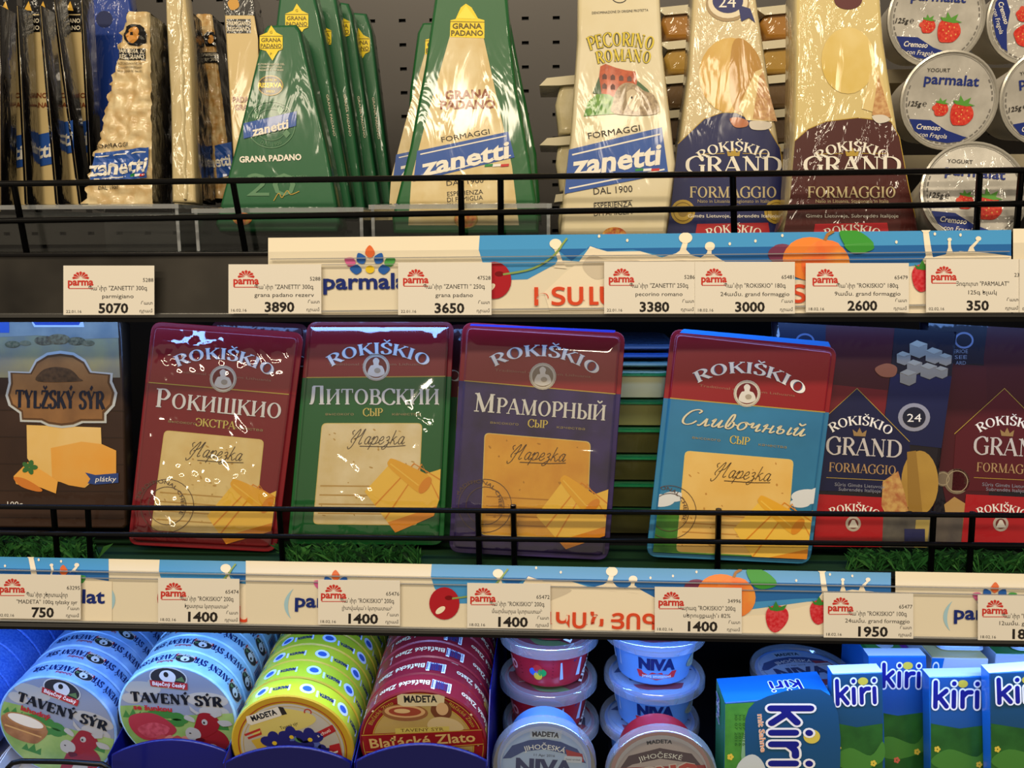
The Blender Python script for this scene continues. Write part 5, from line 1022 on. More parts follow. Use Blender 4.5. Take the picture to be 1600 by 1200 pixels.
def cow(f, x, y, s):
    P = lambda pts: [(x + a * s, y + b * s) for a, b in pts]
    f.poly(P([(-20, 60), (-16, 20), (-10, 0), (12, -8), (36, 4), (46, 30), (50, 66), (40, 80), (-14, 80)]), CR, 6, 'printed_cow', True); f.poly(P([(-2, 80), (0, 40), (10, 26), (22, 30), (24, 50), (18, 80)]), CLD, 7, 'printed_cow', True); f.poly(P([(36, 60), (44, 44), (52, 66), (46, 78)]), CLD, 7, 'printed_cow', True)
    f.poly(P([(-12, -14), (-4, -34), (14, -36), (28, -24), (26, -6), (8, 10), (-8, 14), (-18, 8)]), CR, 8, 'printed_cow', True); f.poly(P([(-30, 4), (-22, -6), (-8, -2), (-4, 10), (-12, 20), (-26, 18)]), CLD, 9, 'printed_cow', True)
    f.poly(P([(26, -22), (44, -24), (50, -16), (34, -12)]), CLD, 9, 'printed_cow', True); f.poly(P([(-14, -24), (-26, -30), (-30, -22), (-14, -16)]), CLD, 7, 'printed_cow', True)
    for q in (((-8, -32), (-18, -40), (-20, -50), (-10, -40), (-2, -36)), ((14, -34), (28, -38), (32, -48), (34, -34), (22, -28))): f.poly(P(q), CLD, 9, 'printed_cow')
    f.ell(x + 4 * s, y - 18 * s, 5 * s, 6 * s, CLD, 9, 'printed_cow'); f.ell(x + 3 * s, y - 17 * s, 1.8 * s, 2.4 * s, INK, 10, 'printed_cow', n=10); f.poly(P([(-14, 18), (-4, 14), (2, 18), (-8, 26)]), mat('5a1014', 1), 10, 'printed_cow', True)
    f.ell(x - 22 * s, y + 6 * s, 2 * s, 1.4 * s, INK, 10, 'printed_cow', n=8)
def emb(f, x, y, s, lay=5):
    f.ell(x, y, 30 * s, 20 * s, mat('c9c4b8', 1), lay, 'printed_emblem'); f.ell(x, y, 28 * s, 18 * s, mat('2c2c2e', 1), lay + 1, 'printed_emblem'); f.poly([(x - 14 * s, y - 2 * s), (x - 8 * s, y - 12 * s), (x + 4 * s, y - 13 * s), (x + 12 * s, y - 4 * s), (x + 8 * s, y + 8 * s), (x - 6 * s, y + 8 * s)], mat('d8d4cc', 1), lay + 2, 'printed_emblem', True); f.ell(x - 3 * s, y - 6 * s, 4 * s, 5 * s, INK, lay + 3, 'printed_emblem', n=10); f.poly([(x + 10 * s, y + 4 * s), (x + 22 * s, y - 4 * s), (x + 26 * s, y + 6 * s)], mat('5f7a4a', 1), lay + 2, 'printed_emblem')
    f.poly([(x - 30 * s, y + 6 * s), (x + 30 * s, y + 8 * s), (x + 29 * s, y + 20 * s), (x - 29 * s, y + 17 * s)], mat('b02a2c', 1), lay + 3, 'printed_emblem'); f.text('Báječný český', x, y + 15.5 * s, 7 * s, WHT, lay + 4, 'printed_emblem', w=52 * s, bold=.02, rot=2)
def face_tav(flavour):
    def fn(f):
        f.ell(0, 0, 91, 91, SKYG, 1, 'printed_sky', n=48)
        for x, y, a, b in ((-52, -50, 30, 13), (50, -36, 34, 14), (-20, -62, 22, 10), (60, -14, 24, 12), (-70, -30, 16, 10)): f.ell(x, y, a, b, CLD, 2, 'printed_sky')
        P = [(91 * cos(R(a)), 91 * sin(R(a))) for a in range(-9, 190, 6)]; f.poly(P + [(-60, -18), (-30, -10), (10, -4), (50, -8)], GR1, 3, 'printed_meadow'); f.oy = -17
        for x, y in ((-72, 18), (40, 62), (-30, 76), (66, 30)): f.poly([(x - 16, y + 6), (x - 10, y - 8), (x - 5, y + 2), (x + 2, y - 12), (x + 7, y + 1), (x + 14, y - 8), (x + 16, y + 6)], GR2, 4, 'printed_meadow')
        emb(f, -8, -56, 1.0); f.text('TAVENÝ SÝR', 2, -8, 18, mat('14161c'), 8, font='serif', w=146, bold=.045)
        f.text('lahodný' if flavour == 0 else 'se šunkou', -38, 7, 9.5, mat('b02a2c'), 8, w=(48, 62)[flavour], bold=.04)
        for a in range(0, 360, 40): f.ell(-22 + 28 * cos(R(a)), 22 + 9 * sin(R(a)), 12, 8, GR2, 5, 'printed_leaves', n=12)
        if flavour == 0:
            f.poly([(-84, 26), (-16, 26), (-22, 58), (-40, 66), (-66, 64), (-80, 54)], BRN, 6, 'printed_bowl', True); f.ell(-50, 26, 34, 13, mat('a87444', 1), 7, 'printed_bowl'); f.ell(-50, 25, 29, 10, mat('e6d8bc', 1), 8, 'printed_bowl'); f.line([(-80, 46), (-20, 46)], 3, mat('c99a5a', 1), 8, 'printed_bowl')
        else:
            f.poly([(-78, 24), (-60, 14), (-34, 14), (-10, 30), (-4, 46), (-30, 62), (-58, 64), (-76, 46)], mat('a8343c', 1), 6, 'printed_ham', True); f.poly([(-66, 44), (-40, 30), (-14, 38), (-24, 54), (-50, 60)], mat('c4525a', 1, mottled='a83a42', mscale=200), 7, 'printed_ham', True)
            for k in range(4): f.poly([(-36 + k * 12, 60), (-26 + k * 12, 52), (-18 + k * 12, 60), (-30 + k * 12, 68)], mat('c87a68' if k % 2 else 'b04a44', 1), 8, 'printed_ham', True)
        cow(f, 40, 40, .95)
    return fn
def bars(f, x, y, w, h, lay=3, c='1c2c6a', part='barcode'):
    f.rect(x, y, x + w, y + h, WHT, lay, part); rn = random.Random(int(x * 7 + w)); q = x + 1
    while q < x + w - 1: a = rn.choice((.5, .8, 1.2)); f.rect(q, y + 1, q + a, y + h - 1, mat(c), lay + 1, part); q += a + rn.choice((.5, .8))
def side_tav(f, th, r):
    for x0 in (-42, 26): f.text('TAVENÝ SÝR', x0, th * .74, 8.5, NV, 3, font='serif', w=50, bold=.04)
    emb(f, -76, th * .5, .42); emb(f, -8, th * .5, .36); f.text('lahodný', 12, th * .36, 4, mat('b02a2c'), 3, w=18, bold=.02)
    for i in range(7): f.line([(56, 4 + i * 2.6), (92, 4 + i * 2.6)], .7, mat('4a6aa8'), 2, 'small_print')
    f.rect(94, 4, 112, th - 4, mat('8a4a8c', 1), 2, 'printed_panel'); bars(f, -110, 4, 18, th - 8)
    for x in (-100, 0, 100): f.line([(x - 50, th * .64), (x + 50, th * .64)], .5, mat('5a7ab8'), 1, 'lid_edge')
L2 = lambda s: s
b1 = rbox(('round soft cheese box with bowl and cow picture, in the white feeder', '%s light blue round box behind the one with bowl and cow'), 90, 1136, 91, .11, 22, .027, 'round_cheese_box', 'light blue round boxes behind the bowl picture', LB, LB, face_tav(0), side_tav)
b2 = rbox(('round soft cheese box with ham and cow picture, in the blue feeder', '%s light blue round box behind the one with ham and cow'), 277, 1120, 92, .095, 3, .027, 'round_cheese_box', 'light blue round boxes behind the ham picture', LB, mat('9cc8e0', 1, mottled='b4dce8', mscale=50), face_tav(1), side_tav)
def face_blank(f): f.ell(0, 0, 91, 91, SKYG, 1, 'printed_sky', n=40)
def side_blank(f, th, r):
    for i in range(5): f.line([(-80, 4 + i * 3), (80, 4 + i * 3)], .5, mat('4a6ab8'), 1, 'small_print')
b0 = rbox(('round box in plain medium blue, cut by the picture edge', '%s plain medium blue round box, next to the light blue row'), -100, 1120, 96, .12, 0, .03, 'round_cheese_box', 'plain blue round boxes at the picture edge', mat('3a64c4', 1), mat('3a68d0', 1, mottled='5a88e0', mscale=400), face_blank, side_blank)
# yellow
YG, YS = mat('c9a42c', 1), mat('c6cc2a', 1, rough=.35, mottled='d0d236', mscale=30)
def flower(f, x, y, s):
    for a in (200, 270, 340, 60, 120): f.ell(x + 8 * s * cos(R(a)), y + 8 * s * sin(R(a)), 9 * s, 7 * s, mat('2a2a74' if a > 180 else '5a6ab4', 1), 6, 'printed_flower', rot=a, n=14)
    f.ell(x, y, 3 * s, 3 * s, mat('e0c030', 1), 7, 'printed_flower', n=8)
def face_yel(f):
    f.ring(0, 0, 84, 84, 1.5, mat('a03a24', 1), 1, 'printed_ring', n=60); f.ell(0, 0, 80, 80, mat('b8b4a8', 1), 1, 'printed_panel', n=48); f.ring(0, 0, 76, 76, 1, GOLD, 2, 'printed_ring', n=60); f.oy = -14
    f.poly([(-58, -30), (-40, -50), (-6, -58), (34, -48), (44, -34), (20, -20), (-30, -10), (-60, -14)], mat('cfc06a', 1), 2, 'printed_panel', True)
    f.poly([(-62, -46), (-8, -62), (-4, -50), (-8, -45), (-56, -30), (-62, -34)], mat('d8d4c8', 1), 4, 'maker_plate'); f.ring(0, 0, 0, 0, 0, GOLD, 1); f.poly([(-10, -62), (-2, -60), (2, -48), (-6, -46)], INK, 5, 'maker_plate'); f.text('MADETA', -33, -43, 9.5, mat('14161c'), 6, 'maker_plate', w=42, bold=.04, rot=-16)
    f.text('Tavený sýr', 2, -24, 6, INK, 4, w=30, rot=-16); f.ring(34, -50, 6, 6, 2, mat('b0342c', 1), 4, 'printed_mark', 160, 400); f.line([(-70, -12), (-44, -22), (-44, -14), (-66, -6)], 4, mat('b0342c', 1), 3, 'printed_ribbon'); f.poly([(-62, -2), (-42, -8), (-38, 34), (-48, 30)], mat('c9a83c', 1), 3, 'printed_ribbon')
    for x, y, s in ((-26, 4, 1.3), (2, -6, 1.2), (30, 0, 1.3), (-10, 14, 1.3), (14, 14, 1.3), (-6, 30, 1.2), (24, 32, 1.2), (46, 26, 1), (-34, 34, .9)): flower(f, x, y, s)
    for x, y in ((12, 0), (40, 20), (-10, 22)): f.ell(x, y, 7, 4, mat('5a8a5a', 1), 6, 'printed_flower', rot=30, n=10)
    f.poly([(36, -10), (68, -26), (72, -14), (42, 2)], mat('a8282a', 1), 6, 'printed_ribbon'); f.text('s chutí', 54, -9, 6, WHT, 7, w=24, rot=-26); f.poly([(58, 12), (74, 8), (76, 40), (60, 62), (52, 50)], mat('b02a2c', 1), 6, 'printed_band'); f.text('OR', 66, 34, 15, WHT, 8, w=26, bold=.04, rot=-76)
def side_yel(f, th, r):
    for x in (-88, -44, 6, 58):
        f.poly([(x - 11, th * .3), (x + 11, th * .24), (x + 12, th * .55), (x - 10, th * .6)], mat('e4e8f4', 1), 2, 'maker_plate'); f.text('MADETA', x, th * .51, 4.6, NV, 3, 'maker_plate', w=17, bold=.05, rot=-3); f.ell(x + 22, th * .5, 8, 7, mat('dfe8f4', 1), 2, 'printed_emblem', n=16); f.ell(x + 22, th * .5, 5, 4, mat('3a62b0', 1), 3, 'printed_emblem', n=12)
    bars(f, 74, 3, 24, th - 6, c='2a4aa8')
    for i in range(6): f.line([(28, 4 + i * 2.6), (46, 4 + i * 2.6)], .7, mat('7a7a20'), 1, 'small_print')
b3 = rbox(('yellow round cheese box with blue flowers on a silver lid', '%s lime yellow round box behind the flower-lid box'), 457, 1168, 96, .06, -4, .028, 'round_cheese_box', 'lime yellow round boxes behind the flower lid', YG, YS, face_yel, side_yel, rimm=YG)
# dark red
DR, TAN = mat('7a1820', 1), mat('b39a5c', 1, mottled='a08a50', mscale=20)
def face_red(f):
    f.ring(0, 0, 90, 90, 1, GOLD, 1, 'printed_ring', n=60); f.ell(0, 0, 74, 74, TAN, 1, 'printed_panel', n=48); f.ring(0, 0, 76, 76, 1.6, GOLD, 2, 'printed_ring', n=60)
    f.oy = -16
    f.text('Blaťácké Zlato', -60, -38, 6.5, GOLD, 2, w=52, rot=-48, arc=80); f.text('Blaťácké Zlato', 60, -38, 6.5, GOLD, 2, w=52, rot=48, arc=80)
    for a in (-150, -118, -62, -28, 10, 170): f.ell(83 * cos(R(a)), 83 * sin(R(a)), 2, 2, CREAM, 2, 'printed_dot', n=8)
    f.oy = -9; f.poly([(-34, -76), (-28, -82), (28, -84), (36, -78), (34, -64), (28, -60), (-26, -58), (-34, -62)], mat('cfc4a4', 1), 4, 'maker_plate'); f.text('MADETA', 0, -66, 12, mat('1c1c20'), 6, 'maker_plate', w=48, bold=.03, rot=-2)
    f.oy = -24
    f.ell(-24, -32, 34, 15, mat('8a5a34', 1), 3, 'printed_plate'); f.ell(-24, -34, 30, 11, mat('c9a070', 1), 4, 'printed_plate'); f.ell(-24, -34, 24, 8, mat('94402c', 1), 5, 'printed_plate'); f.ell(-28, -35, 12, 4, mat('d0b080', 1), 6, 'printed_plate')
    f.poly([(14, -36), (20, -52), (34, -56), (44, -44), (42, -26), (24, -22)], mat('6a3a20', 1), 4, 'printed_girl', True); f.ell(31, -40, 9, 11, mat('c9a57c', 1), 5, 'printed_girl'); f.poly([(8, -10), (14, -22), (30, -26), (52, -20), (60, -4), (20, -2)], mat('c4b084', 1), 5, 'printed_girl', True)
    f.poly([(-40, -4), (40, -10), (40, -2), (-40, 6)], mat('c4b45c', 1), 6, 'printed_band'); f.text('TAVENÝ SÝR', 0, 0, 6, mat('5a3a1c'), 7, w=64, rot=-4)
    f.poly([(-92, 8), (91, -8), (90, 22), (-86, 42)], mat('8c1a20', 1), 5, 'printed_band'); f.line([(-91, 10), (91, -6)], 1.4, GOLD, 6, 'printed_band'); f.line([(-86, 40), (90, 20)], 1.4, GOLD, 6, 'printed_band')
    f.text('Blaťácké Zlato', 0, 24, 17, mat('cfb070'), 7, w=158, rot=-6, bold=.018)
    f.poly([(38, 36), (68, 32), (62, 56), (38, 60)], mat('3c2018', 1), 4, 'printed_panel'); f.text('140g', 52, 44, 7.5, TAN, 6, w=22, rot=-6, bold=.03); f.text('holandského typu', 0, 42, 6, mat('5a3a1c'), 6, w=60, rot=-6)
def side_red(f, th, r):
    for x in (-70, 20): f.text('Blaťácké Zlato', x, th * .6, 7, mat('d8c49a'), 3, w=56, bold=.018)
    f.line([(-110, 3), (110, 3)], .8, GOLD, 2, 'lid_edge'); f.line([(-110, th * .68), (110, th * .68)], .7, GOLD, 2, 'lid_edge'); bars(f, -30, 4, 20, th * .55, c='24305a')
    for i in range(5): f.line([(52, 5 + i * 3), (76, 5 + i * 3)], 1.3, mat('d8d0c0'), 2, 'small_print')
    for i in range(9): f.ell(-98 + (i % 3) * 5, 6 + (i // 3) * 4, 3, 2.4, mat('d0a040', 1), 2, 'printed_coins', n=10)
b4 = rbox(('dark red and tan round cheese box with girl and plate picture', '%s dark red round box behind the girl-and-plate one'), 661, 1163, 100, .042, 0, .026, 'round_cheese_box', 'dark red round boxes behind the tan lid', mat('8c1a20', 1), DR, face_red, side_red)
# feeders
BLU = mat('12155e', 1, rough=.3); WPL = mat('c4c6cc', 1, rough=.4)
def feeder(label, x0, x1, pk, ysh, Y, m, disc, rw=0):
    """front flap with an arched top between pixel x0 and x1; disc: centre and radius of the front box it holds"""
    o = WY((x0 + x1) / 2, 1200, Y); t = thing('gravity_feeder', label, 'feeder', 'plastic feeders for round boxes', Matrix.Translation(o))
    top = [(x0 + (x1 - x0) * i / 12, ysh - (ysh - pk) * sin(pi * i / 12) ** .8) for i in range(13)]
    P = [(x0, 1262)] + top + [(x1, 1262)]; Q = [(WY(x, y, Y) - o) for x, y in P]
    fc, fr = disc; xs0, xs1 = (fc - o).x - fr - .0008, (fc - o).x + fr + .0008; qa, qb = Q[0].x, Q[-1].x
    for q in Q: q.x = xs0 + (q.x - qa) / (qb - qa) * (xs1 - xs0)
    prism('front_flap', [(q.x, q.z) for q in Q], [(.0012, 0), (0, .001), (0, .003), (.0012, .004)], m, t, smooth=True)
    c, r = disc; c = c - o; sl = tan(R(8)); yb = c.y + r * sin(R(8)); zb = c.z - r * cos(R(8)) - .0035 - yb * sl
    z3 = Z3 + .001 - o.z; w = r + .0013
    for sx in (-1, 1):
        s = .0005; zt = Q[1].z; X = c.x + sx * w
        prf = [(.004, z3), (.004, zt - .004), (.05, max(zt + .012 + (rw if sx > 0 else 0), zb + .02)), (.34, zb + .34 * sl + .03 + (rw if sx > 0 else 0)), (.34, z3)]
        vs = [(X + a, y, z) for a in (-s, s) for y, z in prf]
        mesh('side_wall', vs, [(0, 1, 2, 3, 4), (9, 8, 7, 6, 5)] + [(i, (i + 1) % 5, 5 + (i + 1) % 5, 5 + i) for i in range(5)], m, None, t)
    w -= .0006
    mesh('feeder_floor', [(c.x + x, y, z) for x in (-w, w) for y, z in ((.004, zb), (.34, zb + .336 * sl), (.34, z3), (.004, z3))], [(0, 1, 2, 3), (7, 6, 5, 4), (0, 4, 5, 1), (1, 5, 6, 2), (2, 6, 7, 3), (3, 7, 4, 0)], m, None, t)
feeder('white plastic feeder holding the bowl-and-cow boxes', -20, 176, 1225, 1232, .07, WPL, b1)
feeder('dark blue feeder holding the ham-and-cow boxes', 178, 358, 1156, 1180, .065, BLU, b2)
feeder('dark blue feeder holding the yellow boxes', 362, 562, 1167, 1192, .035, BLU, b3)
feeder('dark blue feeder holding the dark red boxes, with a tall side wall', 566, 762, 1163, 1190, .02, BLU, b4, .04)
feeder('white plastic feeder at the picture edge with plain blue boxes', -200, -24, 1225, 1232, .07, WPL, b0)
t = thing('wire_fence', 'rounded black wire loop in front of the round box with bowl and cow', 'fence', M=Matrix.Translation(WY(90, 1190, .028)))
tube('wire_loop', [WY(x, y, .028) - t.location for x, y in ((8, 1300), (9, 1215), (12, 1200), (20, 1192), (34, 1189), (100, 1190), (160, 1194), (170, 1200), (173, 1215), (173, 1300))], .0027, WIRE, t)
# ------------------------------------------------------------ tubs
CL, CLE = clear('eef4fa', .05, mixin=.04), clear('dce8f6', .16, mixin=.2)
TR, TB = mat('a8202c', 1), mat('5c90d0', 1, rough=.35)
def tub(label, M, body, art, lid, r=.053, h=.047, group=None, sc=1.0):
    t = thing('cheese_tub', label, 'cheese tub', group, M)
    lathe('tub_body', [(0, 0), (r * .66, 0), (r * .7, .002), (r * .84, h - .006), (r * .9, h - .005), (r * .9, h - .002), (0, h - .002)], body, t, axis='z')
    lathe('clear_lid', [(0, h + .001), (r * .8, h + .001), (r * .82, h + .0035), (r * .97, h + .0035), (r, h + .001), (r, h - .008), (r * .985, h - .008)], [CL, CLE], t, idx=[0, 0, 1, 1, 1, 1], axis='z')
    def sm(x, y, l):
        a = x * .00125 / (r * .78); z = h * .5 - y * .0012; rr = r * (.70 + .14 * z / h) + .0005 + .0002 * l; return (rr * sin(a), -rr * cos(a), z)
    f = Face(t, sm); art(f); f.build()
    g = Face(t, lambda x, y, l: (x * r / 100, -y * r / 100, h - .0016 + .0001 * l)); lid(g); g.build(); return t
def art_niva(f):
    f.poly([(-26, -16), (14, -16), (12, -9), (-24, -9)], mat('1c3a7c', 1), 2, 'printed_band'); f.text('NIVA', -6, 3, 11, mat('14245c'), 4, w=32, bold=.06); f.poly([(-24, 5), (-6, 7), (12, 5), (10, 12), (-6, 14), (-22, 12)], mat('b82a34', 1), 3, 'printed_ribbon'); f.text('pravá smetanová', -6, 11.5, 3.4, WHT, 4, w=26)
    f.poly([(24, 4), (30, -5), (38, -9), (46, -2), (48, 6), (36, 9)], mat('7a8a74', 1, mottled='a8b09a', mscale=300), 3, 'printed_cheese', True); f.rect(-60, -12, -42, 8, mat('cfe0f4', 1), 2, 'printed_panel')
def art_lipno(f):
    f.rect(-50, -18, 60, 16, TR, 1, 'printed_band'); f.poly([(10, -18), (34, -18), (24, -4)], mat('2a2a6c', 1), 2, 'printed_panel'); f.rect(10, -6, 32, 12, mat('a8c4e4', 1), 3, 'printed_panel'); f.poly([(38, 14), (50, -18), (60, -18), (60, 14)], mat('2a2a6c', 1), 2, 'printed_panel'); f.text('LIPNO', 48, 10, 9, WHT, 4, w=32, rot=-60, bold=.04)
    f.text('LIPNO', -50, 6, 9, mat('e0a0a0'), 3, w=34, bold=.04, rot=12)
    for i in range(7): f.line([(-28, -12 + i * 3.6), (4, -12 + i * 3.6)], .7, mat('6a1018'), 2, 'small_print')
    for a, c in ((0, '2a9a4a'), (90, 'e0c030'), (180, '3a62c0'), (270, 'c03030')): f.ell(-10 + 4 * cos(R(a)), 4 + 4 * sin(R(a)), 4, 4, mat(c, 1), 4, 'printed_emblem', n=10)
def lid_n(f):
    f.ell(0, 0, 84, 84, mat('a8bcd8', 1), 1, 'printed_lid', n=40); P = [(84 * cos(R(a)), 84 * sin(R(a))) for a in range(188, 353, 6)]
    f.poly([(-80, -8), (-62, -38), (-30, -52), (0, -56), (30, -52), (62, -38), (80, -8), (64, -10), (40, -26), (0, -34), (-40, -26), (-64, -10)], mat('24407c', 1), 2, 'printed_lid')
    f.poly([(-30, -76), (32, -76), (30, -58), (-28, -58)], mat('c0c8d0', 1), 3, 'maker_plate'); f.text('MADETA', 1, -62, 11, mat('14182c'), 4, 'maker_plate', w=50, bold=.04, arc=200)
    f.text('JIHOČESKÁ', 0, -34, 11, WHT, 4, w=78, arc=110, bold=.01); f.text('NIVA', 2, 22, 34, mat('1c2a60'), 4, w=112, bold=.05); f.text('11 Apr 2016', 0, -18, 5.5, INK, 4, w=40)
    f.poly([(40, -36), (72, -28), (76, -10), (44, -18)], mat('a8202c', 1), 3, 'printed_flag'); f.rect(38, -22, 72, -8, mat('c8ccd4', 1), 4, 'printed_flag', r=3); f.text('český výrobek', 55, -13, 4, INK, 5, w=28)
    f.poly([(-50, 40), (50, 40), (40, 62), (-40, 62)], mat('a8283a', 1), 3, 'printed_ribbon')
def lid_l(f):
    f.ell(0, 0, 84, 84, mat('b8a8a4', 1), 1, 'printed_lid', n=40); f.poly([(-78, -10), (-56, -44), (0, -58), (56, -44), (78, -10), (50, -26), (0, -36), (-50, -26)], mat('4a3440', 1), 2, 'printed_lid')
    f.text('MADETA', 0, -68, 8, mat('14182c'), 4, w=44, bold=.03, arc=120); f.text('JIHOČESKÉ', 0, -38, 10, WHT, 4, w=76, arc=110); P = [(82 * cos(R(a)), 82 * sin(R(a))) for a in range(-14, 195, 8)]; f.poly(P, mat('a02028', 1), 2, 'printed_lid')
    f.text('LIPNO', 4, 12, 32, mat('c04038'), 5, w=132, bold=.06, outline=mat('d8c8bc'), rot=-6); f.poly([(-40, 20), (0, 30), (40, 60), (-20, 60)], mat('7a8a3c', 1), 3, 'printed_lid', True)
def column(cx, ys, Y, sc, body, art, lid, lab, grp, off, extra=2):
    P0 = WY(cx, ys, Y); hh = .0518 * sc; k = 0; z = P0.z
    n = int((z - Z3) / hh); z = z - n * hh
    zb = Z3 + .001; riser = thing('shelf_riser', 'hidden riser block under the ' + grp, 'riser', M=Matrix.Translation((P0.x, Y, zb)))
    box('riser_block', (-.045, -.03, 0), (.045, .045, max(.004, z + hh - zb - .0008)), DARK, riser, .001)
    names = ('lowest', 'second', 'third', 'fourth', 'fifth', 'sixth', 'seventh')
    for i in range(1, n + 1 + extra):
        o = off[i % len(off)]; M = Matrix.Translation((P0.x + o[0], Y + o[1], z + i * hh)) @ Matrix.Rotation(R(o[2]), 4, 'Z')
        tub(lab % names[i - 1], M, body, art, lid, .053 * sc, .047 * sc, grp)
column(858, 1116, .165, 1.05, TR, art_lipno, lid_l, '%s red banded tub in the upright tub stack', 'red tubs stacked upright', [(0, 0, 0), (.002, .002, -34), (-.001, 0, 4)])
column(1015, 1114, .165, 1.07, TB, art_niva, lid_n, '%s light blue tub in the upright tub stack beside the red one', 'blue tubs stacked upright', [(.003, 0, 8), (.0, .002, -12), (.004, 0, 6)])
column(1246, 1108, .2, 1.08, TB, art_niva, lid_n, '%s blue tub of the stack standing behind the big blue snack carton', 'blue tubs behind the snack carton', [(0, 0, 14), (.001, 0, 10)], 0)
def lying(label, cx, cy, rpx, Y, body, art, lid, roll, tilt=-4):
    pl = Plane((cx, cy), Y, tilt); r = (pl.hit(cx + rpx, cy) - pl.B).length; h = r * .9
    M = pl.M @ Matrix.Rotation(R(roll), 4, 'Y') @ Matrix.Rotation(R(90), 4, 'X') @ Matrix.Translation((0, 0, -h))
    c = M @ V((0, 0, h)); rz = r * 1.02; k = thing('tub_cradle', 'dark block the ' + label.split(' facing')[0] + ' rests on', 'cradle', M=Matrix.Translation((c.x, Y, Z3 + .001)))
    box('cradle_block', (-r * .6, .001, 0), (r * .6, h * .7, c.z - rz - Z3 - .002), DARK, k, .001)
    return tub(label, M, body, art, lid, r, h)
lying('tub lying with its blue and white lid facing out, before the red tub stack', 850, 1196, 82, .052, TB, art_niva, lid_n, 2)
lying('tub lying with its red lid facing out, in front of the blue tub stack', 1033, 1214, 88, .045, TR, art_lipno, lid_l, -4)
# ------------------------------------------------------------ blue snack cartons
KB, KT, KW, KG = mat('184c7c', 1, rough=.35), mat('1a68b0', 1, rough=.35), mat('d8dce4', 1), mat('3c7a2c', 1, mottled='4f9434', mscale=40)
def klogo(f, x, y, h, w, rot=0, lay=5):
    f.text('kiri', x, y, h, mat('181c78'), lay, font='fat', w=w, rot=rot, outline=WHT, ow=.07); a = R(rot)
def rect_pack(name, label, cat, px, Y, d, mats, art, group=None, tilt=0, yaw=0):
    """px: tl tr br bl"""
    b = ((px[2][0] + px[3][0]) / 2, px[2][1]); tm = ((px[0][0] + px[1][0]) / 2, (px[0][1] + px[1][1]) / 2)
    pl = Plane(b, Y, tilt, yaw, tm); t = thing(name, label, cat, group, pl.M)
    P = [pl.loc(*p) for p in px]; zt = max(P[0][1], P[1][1])
    prism('carton', P, [(.0008, 0), (0, .0008), (0, d - .0008), (.0008, d)], mats, t, pick=lambda x, y, z: 0 if y < .0004 else (1 if z > min(P[0][1], P[1][1]) - .002 else 2))
    f = Face(t, plane_map(pl, .00016, -.0001)); art(f); f.build(); return t, pl
def art_big(f):
    f.poly([(1133, 1100), (1180, 1097), (1172, 1260), (1131, 1260)], KG, 1, 'printed_meadow'); f.ell(1210, 1180, 52, 90, mat('7fa87a', 1), 2, 'printed_glow'); f.poly([(1180, 1096), (1300, 1088), (1300, 1260), (1206, 1260), (1176, 1230), (1164, 1170)], mat('174c70', 1), 3, 'printed_sky', True); f.poly([(1180, 1096), (1300, 1088), (1300, 1130), (1176, 1130)], mat('174c70', 1), 3, 'printed_sky')
    f.text('kiri', 1204, 1101 + 49, 62, mat('181c78'), 6, font='fat', w=98, rot=90, outline=WHT, ow=.06)
    f.ell(1268, 1150, 13, 11, mat('d8c04a', 1), 5, 'printed_sun')
    f.text('mit Sahne', 1186, 1145, 9, mat('e8a070'), 6, w=60, rot=85, outline=WHT, bold=.02, ow=.03); f.poly([(1150, 1200), (1175, 1178), (1196, 1200), (1200, 1262), (1150, 1262)], mat('c8ccc0', 1), 4, 'printed_cream', True)
    for i in range(3): f.text('30 07 2016', 1148 + i * 6, 1140, 4.5, mat('2a5a20'), 3, w=50, rot=90)
    for a in range(5): f.ell(1141 + 3 * cos(a * 1.257), 1182 + 3 * sin(a * 1.257), 2.4, 2.4, mat('e0c040', 1), 4, 'printed_flower', n=8)
t, pl = rect_pack('snack_carton', 'large snack carton standing upright, its blue lettering turned sideways', 'carton', [(1133, 1098), (1298, 1086), (1296, 1268), (1130, 1268)], .055, .048, [KB, KT, mat('2f7a4a', 1)], art_big)
q0, q1 = pl.loc(1133, 1098), pl.loc(1301, 1086)
f = Face(t, lambda x, y, l: (q0[0] + (q1[0] - q0[0]) * x / 100, .002 + (30 - y) * .0015, q0[1] + (q1[1] - q0[1]) * x / 100 + .0002 + .0001 * l)); f.text('kiri', 62, 10, 12, mat('181c78'), 3, w=30, rot=180, font='fat', outline=WHT, ow=.07, part='top_lettering'); f.build()
f = Face(t, lambda x, y, l: (pl.loc(1131, 1200)[0] - .0003 - .0001 * l, .004 + x * .001, q0[1] - y * .001)); f.text('kiri', 20, 24, 14, mat('181c78'), 3, w=28, rot=90, font='fat', outline=WHT, ow=.07, part='side_lettering'); f.build()
